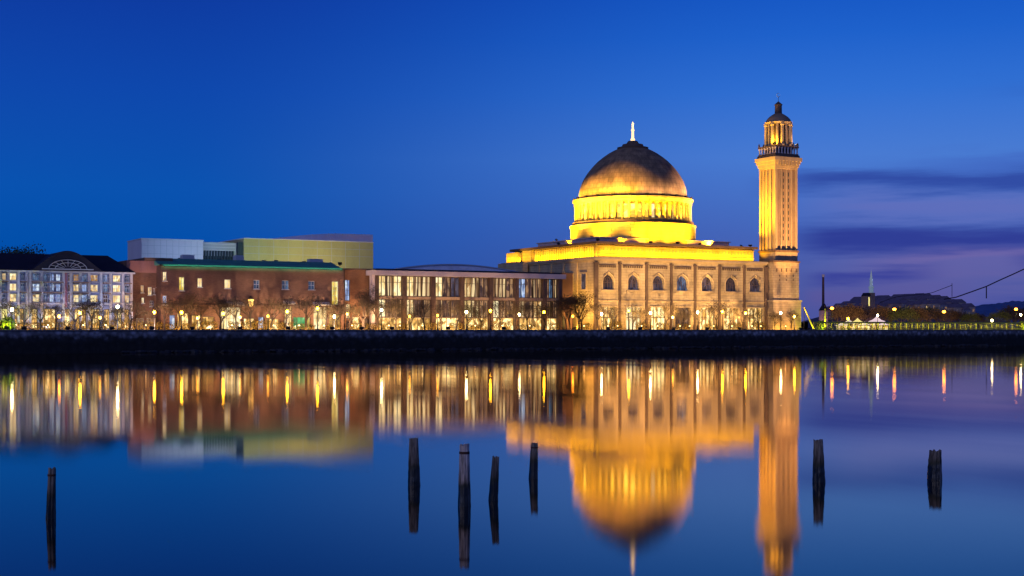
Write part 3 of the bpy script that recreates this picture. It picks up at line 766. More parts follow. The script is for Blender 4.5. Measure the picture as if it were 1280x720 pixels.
mx = nd(nt, 'ShaderNodeMix', data_type='RGBA', blend_type='MULTIPLY'); mx.inputs[0].default_value = 1; nt.links.new(br.outputs[0], mx.inputs[6]); nt.links.new(rr.outputs[0], mx.inputs[7])
nt.links.new(mx.outputs[2], b.inputs['Base Color']); nt.links.new(b.outputs[0], out.inputs[0]); M['dome_sheets'] = dm
dome = MB().lathe(DX, DY, [(r/S*1.0, zb+h/S*1.03) for r, h in prof], 96).build('dome', 'dome_sheets', hall, smooth=True)
zt_ = zb+60/S*1.03
MB().lathe(DX, DY, [(3.6, zt_), (3.7, zt_+.35), (2.6, zt_+.6), (2.4, zt_+1.1), (1.5, zt_+1.3), (1.1, zt_+1.9)], 32).build('dome_cap', 'slab', hall, smooth=True)
zt_ += 1.9
fi = MB().lathe(DX, DY, [(.5, zt_), (.52, zt_+.5), (.32, zt_+.7), (.28, zt_+2.3), (.42, zt_+2.6), (.26, zt_+2.9), (.2, zt_+3.6), (.27, zt_+3.9), (.2, zt_+4.25), (.03, zt_+4.6)], 12)
fi.build('finial', glow('gilt_glow', (1, .66, .26), 1.7, False), hall, smooth=True)  # emission stands in for floodlight falling on the finial

# =================================================================== J  bell tower
TX0, TX1, TY0, TY1 = U(966.5, 9.6), U(1001.5, 9.6), 9.6, 17.6
tcx, tcy = (TX0+TX1)/2, 13.4
tw = thing('minaret_tower', 'tall square sandstone tower right of the domed hall with lantern top', 'tower', (tcx, tcy, G))
def zt2(py): return 4+(412-py)*.1853
M['tstone'] = blocks('tower_stone', (.45,.36,.24), (.36,.28,.19), (.24,.19,.15), 1.2, .55, var=.35)
M['tower_recess'] = surf('tower_recess_shade', (.30,.22,.16), var=.45, streak=True)  # darker than the piers, painting shade into the shaft recesses
TX0b, TX1b, TY0b = TX0+.35, TX1-.35, TY0+.35
MB().box(TX0, TX1, TY0, TY1, G, zt2(377.5)).build('plinth', 'tstone', tw)
MB().box(TX0-.15, TX1+.15, TY0-.15, TY1+.1, zt2(377.5)+.003, zt2(375)).build('plinth_moulding', 'stone_trim', tw)
MB().box(TX0b, TX1b, TY0b, TY1-.3, zt2(375)+.003, zt2(328)).build('base', 'tstone', tw)
MB().box(TX0b-.2, TX1b+.2, TY0b-.2, TY1-.1, zt2(328)+.003, zt2(326)).build('base_moulding', 'slab', tw)
for k in range(5):
    x = TX0b+.9+(TX1b-TX0b-1.8)*k/4; box('carved_panel', 'stone_dark', tw, x-.13, x+.13, TY0b-.12, TY0b-.003, zt2(340), zt2(336))
for zz in (350, 345):
    for k in range(3):
        x = TX0b+1.8+(TX1b-TX0b-3.6)*k/2; box('carved_panel', 'stone_dark', tw, x-.1, x+.1, TY0b-.1, TY0b-.003, zt2(zz)-.2, zt2(zz)+.2)
sx0, sx1, sy0, sy1 = U(969.3,10.4), U(997,10.4), 10.4, 16.2
MB().box(sx0, sx1, sy0, sy1, zt2(326)+.003, zt2(315)).build('neck', 'tstone', tw)
MB().box(sx0-.22, sx1+.22, sy0-.22, sy1+.2, zt2(315)+.003, zt2(312.6)).build('neck_moulding', 'slab', tw)
ztop = zt2(209)
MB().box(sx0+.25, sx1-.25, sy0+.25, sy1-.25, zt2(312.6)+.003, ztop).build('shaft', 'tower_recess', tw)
# corner and intermediate piers make the long fluted recesses
pw = (sx1-sx0)
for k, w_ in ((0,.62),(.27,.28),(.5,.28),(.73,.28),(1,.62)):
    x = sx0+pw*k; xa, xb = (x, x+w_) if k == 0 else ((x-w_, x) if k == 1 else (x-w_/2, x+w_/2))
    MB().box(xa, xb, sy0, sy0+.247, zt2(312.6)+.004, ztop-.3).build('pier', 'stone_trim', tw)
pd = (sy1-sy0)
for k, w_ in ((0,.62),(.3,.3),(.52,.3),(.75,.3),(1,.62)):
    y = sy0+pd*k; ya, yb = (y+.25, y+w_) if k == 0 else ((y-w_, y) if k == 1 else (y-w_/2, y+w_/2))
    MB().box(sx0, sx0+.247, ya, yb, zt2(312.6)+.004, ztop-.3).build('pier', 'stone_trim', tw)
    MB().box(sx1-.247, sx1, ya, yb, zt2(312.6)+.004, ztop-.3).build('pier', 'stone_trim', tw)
sl = MB()
for j in range(11):
    z = zt2(300)+(ztop-2-zt2(300))*j/10
    for k in (.385, .615): sl.box(sx0+pw*k-.12, sx0+pw*k+.12, sy0+.2, sy0+.248, z, z+.9)
sl.build('slit_window', 'fin', tw)
# capital
cp = MB()
for i, (g_, za, zb_) in enumerate(((.05, ztop-.298, ztop+.2),(.25, ztop+.202, ztop+.9),(.5, ztop+.902, ztop+1.5),(.75, ztop+1.502, zt2(196)))):
    cp.box(sx0-g_, sx1+g_, sy0-g_, sy1+g_, za, zb_)
for k in range(7):
    x = sx0+pw*(k+.5)/7; cp.box(x-.2, x+.2, sy0-.72, sy0-.52, ztop+.5, ztop+1.49)
cp.build('capital', 'stone_trim', tw)
zb0 = zt2(196)+.003
bl = MB().box(sx0-.35, sx1+.35, sy0-.35, sy1+.35, zb0, zb0+.55).box(sx0-.15, sx1+.15, sy0-.15, sy1+.15, zb0+.553, zb0+.85)
bl.build('balcony_base', 'stone_dark', tw)
arc = MB()
for k in range(8):
    x = sx0+.1+(pw-.2)*k/7
    for y in (sy0+.05, sy1-.05): arc.lathe(x, y, [(.26,zb0+.853),(.26,zb0+1.0),(.17,zb0+1.1),(.17,zb0+1.9),(.28,zb0+2.15),(.28,zb0+2.35)], 8)
for k in range(1, 6):
    y = sy0+.05+(pd-.1)*k/6
    for x in (sx0+.1, sx1-.1): arc.lathe(x, y, [(.26,zb0+.853),(.26,zb0+1.0),(.17,zb0+1.1),(.17,zb0+1.9),(.28,zb0+2.15),(.28,zb0+2.35)], 8)
arc.build('balcony_arcade', 'fascia', tw)
tb = MB().box(sx0-.2, sx1+.2, sy0-.25, sy1+.25, zb0+2.353, zb0+2.7)
for k in range(6):
    x = sx0+(pw)*k/5
    for y in (sy0-.05, sy1+.05): tb.lathe(x, y, [(.16, zb0+2.703), (.24, zb0+3.0), (.03, zb0+3.6)], 6)
tb.build('balcony_top', 'stone_dark', tw)
lcx, lcy = (sx0+sx1)/2, (sy0+sy1)/2
zl = zb0+2.703; zl1 = zt2(153)
MB().box(lcx-2.4, lcx+2.4, lcy-2.2, lcy+2.2, zb0+.853, zb0+2.35).build('balcony_core', 'recess', tw)
MB().lathe(lcx, lcy, [(2.45, zl), (2.3, zl1)], 8, R(22.5)).build('lantern_core', 'recess', tw)
for k in range(8):
    a = R(22.5)+2*math.pi*k/8; cx, cy = lcx+3.0*math.cos(a), lcy+3.0*math.sin(a)
    MB().lathe(cx, cy, [(.52, zl),(.52,zl+.4),(.4,zl+.5),(.36, zl1-.6),(.5,zl1-.4),(.5,zl1-.003)], 8).build('lantern_column', 'stone_trim', tw)
    a += R(22.5); cx, cy = lcx+2.8*math.cos(a), lcy+2.8*math.sin(a)
    MB().lathe(cx, cy, [(.28, zl),(.28, zl1-.003)], 8).build('lantern_column', 'stone_trim', tw)
MB().lathe(lcx, lcy, [(3.3, zl1), (3.45, zl1+.35), (3.2, zl1+.5)], 8, R(22.5)).build('lantern_cornice', 'stone_trim', tw)
z_ = zl1+.503
MB().lathe(lcx, lcy, [(3.0, z_), (2.75, z_+.6), (2.2, z_+1.2), (1.5, z_+1.7), (1.0, z_+2.0)], 16).build('cap_dome', 'dome', tw, smooth=True)
MB().lathe(lcx, lcy, [(.85, z_+2.0), (.8, z_+3.9), (1.0, z_+4.1), (.8, z_+4.3), (.1, z_+4.9)], 8).build('turret', 'stone_dark', tw)
MB().rod((lcx,lcy,z_+4.8),(lcx,lcy,z_+6.0),.05).build('spike', 'iron', tw)
pts = []
for k in range(13):
    a = R(-60)+R(300)*k/12; pts.append((lcx+.45*math.cos(a+R(120)), lcy, z_+6.4+.45*math.sin(a+R(120))))
cr_ = MB()
for k in range(12): cr_.rod(pts[k], pts[k+1], .09 if 2 < k < 9 else .05, seg=4)
cr_.build('crescent', surf('pale_metal', (.5,.75,.8), rough=.4, metal=.4), tw)

# =================================================================== floodlighting (modelled fixtures, some added as fill)
YEL = (1.0, .53, .0); PEACH = (1.0, .56, .19); GOLD = (1.0, .55, .10)
rz = z1_+.553
k_ = 0
ordn = ['first','second','third','fourth','fifth','sixth','seventh','eighth','ninth','tenth','eleventh','twelfth','thirteenth','fourteenth','fifteenth','sixteenth','seventeenth','eighteenth','nineteenth','twentieth']
for k in range(12):
    a = R(122)+R(21)*k
    lx, ly = DX+18.6*math.cos(a), DY+18.6*math.sin(a)
    ly = max(ly, B0+.3); lx = min(max(lx, A0+.3), A1-1)
    on_attic = (A0+3.6 < lx < A1-3.3) and (B0+5.1 < ly < B1-5.1)
    n_ = Vector((lx-DX, ly-DY)).normalized()
    tx, ty = DX+13*n_.x, DY+13*n_.y
    left = a < R(262)
    floodlight((lx, ly, z1_+1.955 if on_attic else rz), (tx, ty, 35.5), (3100 if left else 2900)*random.Random(k).uniform(.75,1.25), (1, .50, .0) if left else (1, .52, .01), f'{ordn[k]} roof floodlight from the left aimed at the yellow drum', 'floodlights ringing the drum', 140)
zc_ = zd(251)+.003
for k in range(14):
    a = R(152)+R(16.2)*k
    left = k < 6
    floodlight((DX+13.78*math.cos(a), DY+13.78*math.sin(a), zc_), (DX+11.6*math.cos(a), DY+11.6*math.sin(a), zc_+7.5), 400 if left else 230, (1,.55,.02) if left else (1,.55,.20), f'{ordn[k]} small floodlight from the left on the drum cornice below the dome', 'small floodlights on the drum cornice', 150, .35, 3.4)
for k, (x_, y_, pw_, cl, lb_) in enumerate(((A0+.4,B0+.4,3500,(1,.52,.06),'floodlight on the front left roof corner aimed at the dome'),(A0+.4,30,2700,(1,.52,.06),'floodlight midway along the left roof edge aimed at the dome'),(A1-.5,B0+.4,3300,(1,.55,.28),'floodlight on the front right roof corner aimed at the dome'))):
    n_ = (Vector((x_-DX, y_-DY))).normalized()
    floodlight((x_, y_, rz), (DX+11*n_.x, DY+11*n_.y, 38.5), pw_, cl, lb_, None, 60, .5)
# strip lights on the cornice ledge washing the upper storey
for (name, loc, tgt, sx_, sy_, pw_, lab) in (
    ('light_strip', ((A0+A1)/2, 12.2, zf+.62), ((A0+A1)/2, 14.0, zf+3.6), A1-A0, .12, 3300, 'long light strip on the front cornice ledge washing the yellow frieze'),
    ('light_strip', (A0-.75-.3, (B0+39)/2, zf+.62), (A0+.6, (B0+39)/2, zf+3.6), .12, 39-B0, 2500, 'long light strip on the left cornice ledge washing the ribbed frieze'),
    ('light_strip', (A0-3.0, 45.3, zf+.62), (A0-1.7, 45.3, zf+3.6), .12, 10.5, 650, 'short light strip washing the two bright corner blocks')):
    ls = thing(name, lab, 'light strip', (loc[0], loc[1], zf+.46), 'cornice light strips')
    if sy_ < 12 and sx_ < 1: box('housing', 'iron', ls, loc[0]-.14, loc[0]+.14, 40, 50.5, zf+.46, zf+.58)
    elif sx_ > 1: box('housing', 'iron', ls, A0, A1, 12.05, 12.35, zf+.455, zf+.58)
    else: box('housing', 'iron', ls, loc[0]-.14, loc[0]+.14, B0, 39, zf+.455, zf+.58)
    l = bpy.data.lights.new('strip_light', 'AREA'); l.shape = 'RECTANGLE'; l.energy = pw_; l.color = YEL; l.spread = R(150)
    o = link('strip_light', l); o.parent = ls; o.location = Vector(loc)-origin(ls)
    if sx_ > 1: l.size, l.size_y = sx_, .15; o.rotation_euler = (R(180-30), 0, 0)
    else: l.size, l.size_y = .15, sy_; o.rotation_euler = (0, R(180+30), 0)
floodlight((A0-.95, 44.7, zf+.46), (A0-3.5, 49, zf+3), 60, YEL, 'roof floodlight between the two bright corner blocks', 'hall corner floodlights')
# tower floods
for i, (dx, dy, pw_, tz) in enumerate(((-5.5, 1.5, 1800, 31), (-5.0, -1.0, 2600, 47), (-3.2, 2.2, 250, 24))):
    floodlight((sx0+dx, sy0+4+dy, zf+.455 if dx > -4 else rz), (sx0, tcy, tz), pw_, (1, .45, .0), f'{ordn[i]} floodlight on the hall roof aimed up the tower side', 'tower floodlights', 70)
floodlight((sx0+.05, sy0+.5, zb0+2.705), (lcx-1.5, lcy-1, zl+3.2), 330, (1,.50,.02), 'small yellow floodlight on the tower balcony beside the lantern', None, 150, .3)
floodlight((sx1-.5, sy0+.05, zb0+2.705), (lcx+1, lcy-2, zl+3.2), 200, (1,.55,.26), 'small peach floodlight on the right front of the tower balcony', None, 150, .3)
# promenade floods on the quay edge for the peach facade wash
for i, (px, v, tz, pw_, col, tgv) in enumerate(((760,2,15,1600,PEACH,12),(800,2,16,1800,PEACH,12),(842,2,16,1900,PEACH,12),(884,2,16,2050,PEACH,12),(925,2,16,2250,PEACH,12),(1011,1.6,36,2700,(1,.48,.12),10.4),(1001,1.6,16,1100,(1,.55,.22),9.6))):
    lab = f'{ordn[i]} low floodlight from the left on the quay before the domed hall' if i < 5 else ['low floodlight on the quay aimed high up the tower shaft','low floodlight on the quay aimed at the tower base'][i-5]
    floodlight((U(px,v), v, G), (U(min(px,984),tgv), tgv, tz), pw_, col, lab, 'quay floodlights', 100 if i != 5 else 40)
for i, (px, pw_, col) in enumerate(((30,230,(.5,.6,1)),(85,230,(.5,.6,1)),(140,280,(.5,.62,1)),(190,700,(1,.6,.45)),(240,500,(1,.55,.26)),(300,950,(1,.66,.38)),(360,1000,(1,.64,.36)),(415,1000,(1,.64,.36)),(452,1100,(1,.58,.28)),(490,700,(1,.58,.28)),(560,700,(1,.58,.28)),(630,700,(1,.58,.28)))):
    floodlight((U(px,3), 3, G), (U(px,12), 12, 10.5), pw_, col, f'{ordn[i]} small added ground floodlight from the left along the quay edge', 'added ground floodlights along the quay', 120, .5)  # unseen fill lamps added to brighten and tint the left-hand facades

# green spill behind the brick roof
floodlight((U(345,27), 27, Z(334,320,V3)+1.5), (U(335,V5), V5, 14), 110, (.05,1,.35), 'green floodlight behind the brick building roof', 'roof floodlights', 150)

zbr = Z(334,320,V3)+1.503
for i, (px, pw_, col, tz) in enumerate(((225,330,(.42,.66,1),20),(275,380,(.5,.72,1),20),(330,300,(.9,.95,.42),20),(380,460,(1,.88,.38),20),(425,500,(1,.84,.36),20))):
    floodlight((U(px,29), 29, zbr), (U(px,V5), V5, tz), pw_, col, f'{ordn[i]} added fill floodlight from the left on the brick building roof', 'added roof fill lights behind the brick building', 140)  # unseen fill lamps added to brighten the pale and olive halls
ls = thing('light_strip', 'added green light strip along the copper roof edge of the brick building', 'light strip', (U(320,V3), V3-.9, zbr-1.5))  # unseen strip added to bring out the teal roof edge
box('housing', 'iron', ls, U(203,V3), U(426,V3), V3-1.15, V3-1.0, zbr-1.75, zbr-1.65)
l = bpy.data.lights.new('strip_light', 'AREA'); l.shape = 'RECTANGLE'; l.size = U(426,V3)-U(203,V3); l.size_y = .1; l.energy = 420; l.color = (.1,1,.55); l.spread = R(170)
o = link('strip_light', l); o.parent = ls; o.location = Vector(((U(426,V3)+U(203,V3))/2, V3-1.07, zbr-1.6))-origin(ls); o.rotation_euler = (R(180-50), 0, 0)
floodlight((HX0-6.5, 10, G), (HX0, 17, 12), 1900, (1,.52,.10), 'floodlight under the shade tree aimed at the left side of the domed hall', None, 110)
for i, (px, v, tv, pw_) in enumerate(((1062,38,90,12000),(1128,40,95,11000),(1190,40,100,10000),(1262,42,95,9000))):
    floodlight((U(px,v), v, G), (U(px,tv), tv, 9), pw_, (1,.5,.2), f'{ordn[i]} added fill floodlight from the left before the right hand thicket', 'added thicket floodlights', 140)  # unseen fill lamps added to bring up the brown thicket

# =================================================================== promenade lamps
SECT = [(-200,62,'the left half of the apartment block'),(62,166,'the right half of the apartment block'),(166,214,'the narrow link block'),(214,325,'the left half of the long brick building'),(325,430,'the right half of the long brick building'),(430,466,'the orange brick stair block'),(466,585,'the left half of the glass pavilion'),(585,702,'the right half of the glass pavilion'),(702,745,'the dark left side of the domed hall'),(745,850,'the left half of the domed hall front'),(850,960,'the right half of the domed hall front'),(960,1003,'the square tower'),(1003,3000,'the open quay right of the tower')]
def place_labels(items, fmt, one):
    """items: (px, obj). Labels tell which stretch of the waterfront and which one in it."""
    for a, b, nm in SECT:
        it = sorted([i for i in items if a <= i[0] < b], key=lambda q: q[0])
        for k, (px, o) in enumerate(it):
            o['label'] = (fmt.format(o=ordn[k], s=nm) if len(it) > 1 else one.format(s=nm))
def make_lamp(kind, h):
    t = thing('street_lamp', 'x', 'street lamp', (0,0,0), 'street lamps along the promenade')
    MB().lathe(0, 0, [(.22,0),(.2,.25),(.11,.4),(.09,1.2),(.07,1.25),(.055,h-.3)], 8).build('post', 'iron', t)
    MB().lathe(0, 0, [(.06,h-.3),(.2,h-.22),(.2,h-.17)], 8).build('bracket', 'iron', t)
    MB().lathe(0, 0, [(.12,h-.165),(.2,h-.02),(.23,h+.12),(.19,h+.28),(.12,h+.36)], 8).build('globe', kind, t, smooth=True)
    MB().lathe(0, 0, [(.2,h+.363),(.12,h+.45),(.02,h+.6)], 8).build('cap', 'iron', t)
    return t
protos = {}
lamps = []
LP = [(15,388,'globe_w'),(74,396,'globe_o'),(100,392,'globe'),(125,398,'globe_d'),(147,384,'globe_w'),(193,391,'globe'),(227,391,'globe'),(247,398,'globe_d'),
      (279,393,'globe'),(300,397,'globe_d'),(335,396,'globe_d'),(359,390,'globe'),(397,386,'globe'),(418,396,'globe_w'),(434,393,'globe_d'),(477,388,'globe_w'),(512,396,'globe_d'),(547,395,'globe_d'),
      (583,391,'globe_w'),(613,389,'globe'),(649,394,'globe_w'),(680,391,'globe'),(716,396,'globe_o'),(752,393,'globe_w'),(786,389,'globe'),(813,392,'globe_w'),(841,397,'globe_d'),(872,391,'globe_w'),
      (903,390,'globe'),(932,392,'globe'),(976,392,'globe_w'),(993,396,'globe'),(1040,386,'globe_o'),(1060,399,'globe'),(1097,395,'globe_w'),(1118,387,'globe_o'),(1180,390,'globe_o'),(1240,401,'globe_w'),(1270,387,'globe_o'),(1276,394,'globe_w')]
first = set()
for px, py, kind in LP:
    v = 4.0+1.2*((px*7) % 3)/2
    h = round(Z(py, px, v)-G, 1)
    key = (kind, h)
    if key not in protos: o = protos[key] = make_lamp(kind, h)
    else: o = copy_tree(protos[key])
    o.location = (U(px,v), v, G)
    if px > 1003 and kind == 'globe_o':
        for c_ in o.children:
            if c_.name.startswith('globe'): c_.scale = (1.7, 1.7, 1.0)  # widened globes stand in for the glare around these lamps
    lamps.append((px, o))
place_labels(lamps, 'lit street lamp before {s}, {o} from its left', 'lit street lamp before {s}')

# =================================================================== trees
def tree_meshes(seed, H_, leaf, dense, spread=.9, lm='leaf'):
    r = random.Random(seed); tb = MB(); cb = MB(); tips = []
    def seg(p, d, L_, rad, lvl):
        n = 2 if lvl < 3 else 1
        for _ in range(n):
            d = (d+Vector((r.uniform(-.16,.16), r.uniform(-.16,.16), r.uniform(-.03,.14)))).normalized()
            q = p+d*(L_/n); r2 = rad*.84
            (tb if lvl < 2 else cb).rod(p, q, rad, r2, 5 if lvl < 2 else 3); p = q; rad = r2
        if lvl >= 4: tips.append((p, d)); return
        k = {0:5,1:4,2:4,3:3}[lvl]
        for i in range(k):
            a = 2*math.pi*(i+r.uniform(-.3,.3))/k; tilt = r.uniform(.45,.95)*spread
            side = d.orthogonal().normalized(); side.rotate(Matrix.Rotation(a, 3, d))
            nd_ = (d*math.cos(tilt)+side*math.sin(tilt)+Vector((0,0,.12))).normalized()
            seg(p - d*(L_*r.uniform(0,.35)), nd_, L_*r.uniform(.6,.85), rad*.66, lvl+1)
    seg(Vector((0,0,0)), Vector((0,0,1)), H_*.32, H_*.026, 0)
    for p, d in tips:
        for _ in range(dense):
            q = p+Vector((r.gauss(0,1), r.gauss(0,1), r.gauss(0,.8)))*H_*.05
            cb.rod(p, q, .022, .012, 3)
        for _ in range(leaf):
            q = p+Vector((r.gauss(0,1), r.gauss(0,1), r.gauss(0,.8)))*H_*.055
            s_ = r.uniform(.10,.22)*(H_/8)**.5
            u = Vector((r.uniform(-1,1), r.uniform(-1,1), r.uniform(-1,1))).normalized(); w = u.orthogonal().normalized()
            cb.quad(*[tuple(q+u*a*s_+w*b_*s_*.6) for a, b_ in ((-1,0),(0,-1),(1,0),(0,1))])
    zs = max(v[2] for v in cb.v); k = H_/zs
    for m_ in (tb, cb): m_.v = [(v[0]*k, v[1]*k, v[2]*k) for v in m_.v]
    return tb, cb
def make_tree(name, seed, H_, leaf, dense, lm, spread=.9, cat='tree', group='x'):
    t = thing(name, 'x', cat, (0,0,0), group)
    tb, cb = tree_meshes(seed, H_, leaf, dense, spread)
    tb.build('trunk', 'bark', t); cb.build('crown', lm, t); return t
KIND = [make_tree('promenade_tree', 20+i, 8, [0,1,0,1,0][i], 1, ['leaf','twig','leaf','leaf','twig'][i], group='trees along the promenade') for i in range(5)]
usedk = set(); trees = []
rt = random.Random(5)
px = 6.
tp = []
while px < 1000:
    tp.append(px+rt.uniform(-3,3)); px += rt.uniform(15.5,23)
for px in tp:
    k = rt.randrange(5)
    o = KIND[k] if k not in usedk else copy_tree(KIND[k]); usedk.add(k)
    v = rt.choice([6.2, 7.4, 8.6])
    top = rt.uniform(366,384) if px < 700 else rt.uniform(373,388)
    if 215 < px < 460: top = rt.uniform(362,380)
    s_ = (Z(top, px, v)-G)/8
    o.location = (U(px,v), v, G); o.scale = (s_*.95, s_*.95, s_); o.rotation_euler.z = rt.uniform(0,6.28)
    trees.append((px, o))
place_labels(trees, 'bare brown tree before {s}, {o} from its left', 'bare brown tree before {s}')
# larger leafier trees
BIG = []
for i, (nm, px, v, top, lf, lm, lab, wd_) in enumerate((
    ('shade_tree', 724, 7.5, 358, 1, 'leaf', 'larger dark leafy tree shading the left side of the domed hall', .8),
    ('shade_tree', 712, 9.0, 362, 6, 'leaf', 'shorter dark leafy tree at the brick connector beside the hall', .8),
    ('shade_tree', 4, 60, 299, 22, 'leafgreen', 'tall dark tree above the apartment roof at the left edge', .8),
    ('shade_tree', 24, 75, 306, 24, 'leafgreen', 'rounded green tree just right of the tall dark tree above the apartment roof', 1.0),
    ('bare_tree', 455, 6.0, 352, 0, 'twig', 'tall leaning bare tree before the orange brick stair block', .7),
    ('bare_tree', 276, 6.0, 366, 0, 'twig', 'tall bare tree before the long brick building, thicker than its neighbours', .6))):
    H_ = Z(top, px, v)-G
    t = make_tree(nm, 60+i, H_, lf, 3 if lf == 0 else 1, lm, spread=wd_, group=None)
    t['label'] = lab; t.location = (U(px,v), v, G)
# brown thickets on the right behind the open quay
TK = [make_tree('thicket_tree', 90+i, 9, 5, 2, ['leaf','twig','leafgreen'][i], spread=1.15, group='trees behind the right quay') for i in range(3)]
used = set(); tt = []
spots = [(1046,70,380,0),(1056,95,379,1),(1067,80,378,0),(1078,105,379,1),(1104,90,380,0),(1114,110,379,1),(1126,85,382,2),(1137,100,379,2),(1149,90,381,0),(1160,115,379,2),(1171,95,383,0),(1188,100,384,0),(1200,120,386,1),(1212,95,388,2),(1224,110,390,0),(1248,90,386,2),(1259,100,383,1),(1268,115,380,0),(1279,90,384,1),(1290,110,380,0)]
for px, v, top, k in spots:
    o = TK[k] if k not in used else copy_tree(TK[k]); used.add(k)
    s_ = (Z(top, px, v)-G)/9
    o.location = (U(px,v), v, G); o.scale = (s_*1.15, s_*1.15, s_); o.rotation_euler.z = rt.uniform(0,6.28); tt.append((px, o, k))
RS = [(1000,1090,'left of the steeple'),(1090,1146,'between the steeple and the second orange lamp'),(1146,1206,'behind the quay near the middle orange lamp'),(1206,1400,'at the far right end of the quay')]
for a, b_, nm in RS:
    it = [i for i in tt if a <= i[0] < b_]
    for k, (px, o, kk) in enumerate(it):
        o['label'] = f"{['brown leafy','bare brown','dark green'][kk]} tree {nm}, {ordn[k]} from the left"

# =================================================================== hedges and ground lights
def make_hedge(seed, L_, H_, Wd):
    r = random.Random(seed); t = thing('hedge', 'x', 'hedge', (0,0,0), 'clipped hedges along the promenade')
    cb = MB()
    for _ in range(int(L_*110)):
        x, y, z = r.uniform(-L_/2, L_/2), r.uniform(-Wd/2, Wd/2), r.uniform(.05, H_)*(1-.12*abs(math.sin(3*r.random())))
        s_ = r.uniform(.08,.2); u = Vector((r.uniform(-1,1), r.uniform(-1,1), r.uniform(-1,1))).normalized(); w = u.orthogonal().normalized(); q = Vector((x,y,z))
        cb.quad(*[tuple(q+u*a*s_+w*b_*s_*.7) for a, b_ in ((-1,0),(0,-1),(1,0),(0,1))])
    cb.build('foliage', 'hedge', t)
    st = MB()
    for k in range(int(L_/.6)): x = -L_/2+.3+k*.6; st.rod((x,0,0),(x+r.uniform(-.1,.1),r.uniform(-.2,.2),H_*.75),.03,.015,4)
    st.build('stem', 'bark', t); return t
HK = [make_hedge(i, 4.2, 1.7, 1.0) for i in range(3)]
usedh = set(); hd = []
px = 0.
while px < 985:
    if not (704 < px < 709):
        k = rt.randrange(3); o = HK[k] if k not in usedh else copy_tree(HK[k]); usedh.add(k)
        o.location = (U(px,9.9), 9.9, G); s_ = rt.uniform(.65,1.25); o.scale = (rt.uniform(.7,1.1), 1, s_); hd.append((px, o))
    px += rt.uniform(24,40)
place_labels(hd, 'low leafy hedge before {s}, {o} from its left', 'low leafy hedge before {s}')
bl_ = []
proto = None
def make_bollard():
    t = thing('bollard_light', 'x', 'bollard light', (0,0,0), 'bollard lights along the promenade')
    MB().lathe(0,0,[(.14,0),(.12,.1),(.09,.15),(.09,.85)],8).build('post','iron',t)
    MB().lathe(0,0,[(.11,.853),(.12,1.02)],8).build('lens','globe_b',t)
    MB().lathe(0,0,[(.16,1.023),(.05,1.12)],8).build('cap','iron',t); return t
for px in [20,60,104,132,182,250,290,342,374,405,440,486,500,528,560,594,628,662,692,730,760,772,802,822,850,862,892,915,940,951,982]:
    o = proto if proto is None and False else (make_bollard() if proto is None else copy_tree(proto))
    proto = proto or o
    o.location = (U(px,8.9), 8.9, G); bl_.append((px, o))
place_labels(bl_, 'small bollard light before {s}, {o} from its left', 'small bollard light before {s}')

for (pa_, pb2, pw_, lb_) in ((2,205,900,'long added ground light strip before the apartment block hedges'),(212,462,1700,'long added ground light strip before the long brick building hedges'),(468,700,2000,'long added ground light strip before the glass pavilion hedges'),(712,1000,3000,'long added ground light strip before the domed hall hedges')):  # unseen strips added to raise the golden glow at hedge level
    xa, xb = U(pa_,8.2), U(pb2,8.2); ls = thing('light_strip', lb_, 'light strip', ((xa+xb)/2, 8.2, G), 'added ground light strips along the promenade')
    box('housing', 'iron', ls, xa, xb, 8.1, 8.3, G, G+.1)
    l = bpy.data.lights.new('strip_light', 'AREA'); l.shape = 'RECTANGLE'; l.size = xb-xa; l.size_y = .12; l.energy = pw_; l.color = (1,.50,.08); l.spread = R(160)
    o = link('strip_light', l); o.parent = ls; o.location = Vector(((xa+xb)/2, 8.2, G+.13))-origin(ls); o.rotation_euler = (R(180-60), 0, 0)
# =================================================================== right-hand quay
gr = thing('guard_rail', 'long yellow-green lit guard rail along the open quay right of the tower', 'guard rail', (U(1010,2),2,G))
v = 2.0; xa, xb = U(1017,v), U(1290,v)
MB().box(xa, xb, v-.06, v+.06, Z(404.2,1140,v), Z(402.6,1140,v)).build('top_rail', 'railpaint', gr)
MB().box(xa, xb, v-.05, v+.05, G+.35, G+.5).build('bottom_rail', 'railpaint', gr)
zt_ = Z(404.2,1140,v); x = xa; i = 0
while x < xb and i < 60:
    MB().box(x-.07, x+.07, v-.07, v+.07, G, zt_-.003).build('post', 'railpaint', gr); x += (xb-xa)/40; i += 1
pk = MB(); x = xa+.3
while x < xb: pk.box(x-.02, x+.02, v-.02, v+.02, G+.5, zt_-.003); x += .45
pk.build('picket', 'railpaint', gr)
box('cable_duct', 'railpaint', gr, xa, xb, v+.25, v+.4, G, G+.2)
ls = thing('light_strip', 'long yellow-green light strip at the foot of the guard rail', 'light strip', ((xa+xb)/2, 5.0, G))
box('housing', 'iron', ls, xa, xb, 4.9, 5.1, G, G+.12)
l = bpy.data.lights.new('strip_light', 'AREA'); l.shape = 'RECTANGLE'; l.size = xb-xa; l.size_y = .12; l.energy = 9000; l.color = (1,.86,.08); l.spread = R(170)
o = link('strip_light', l); o.parent = ls; o.location = Vector(((xa+xb)/2, 5.0, G+.15))-origin(ls); o.rotation_euler = (R(180+55), 0, 0)
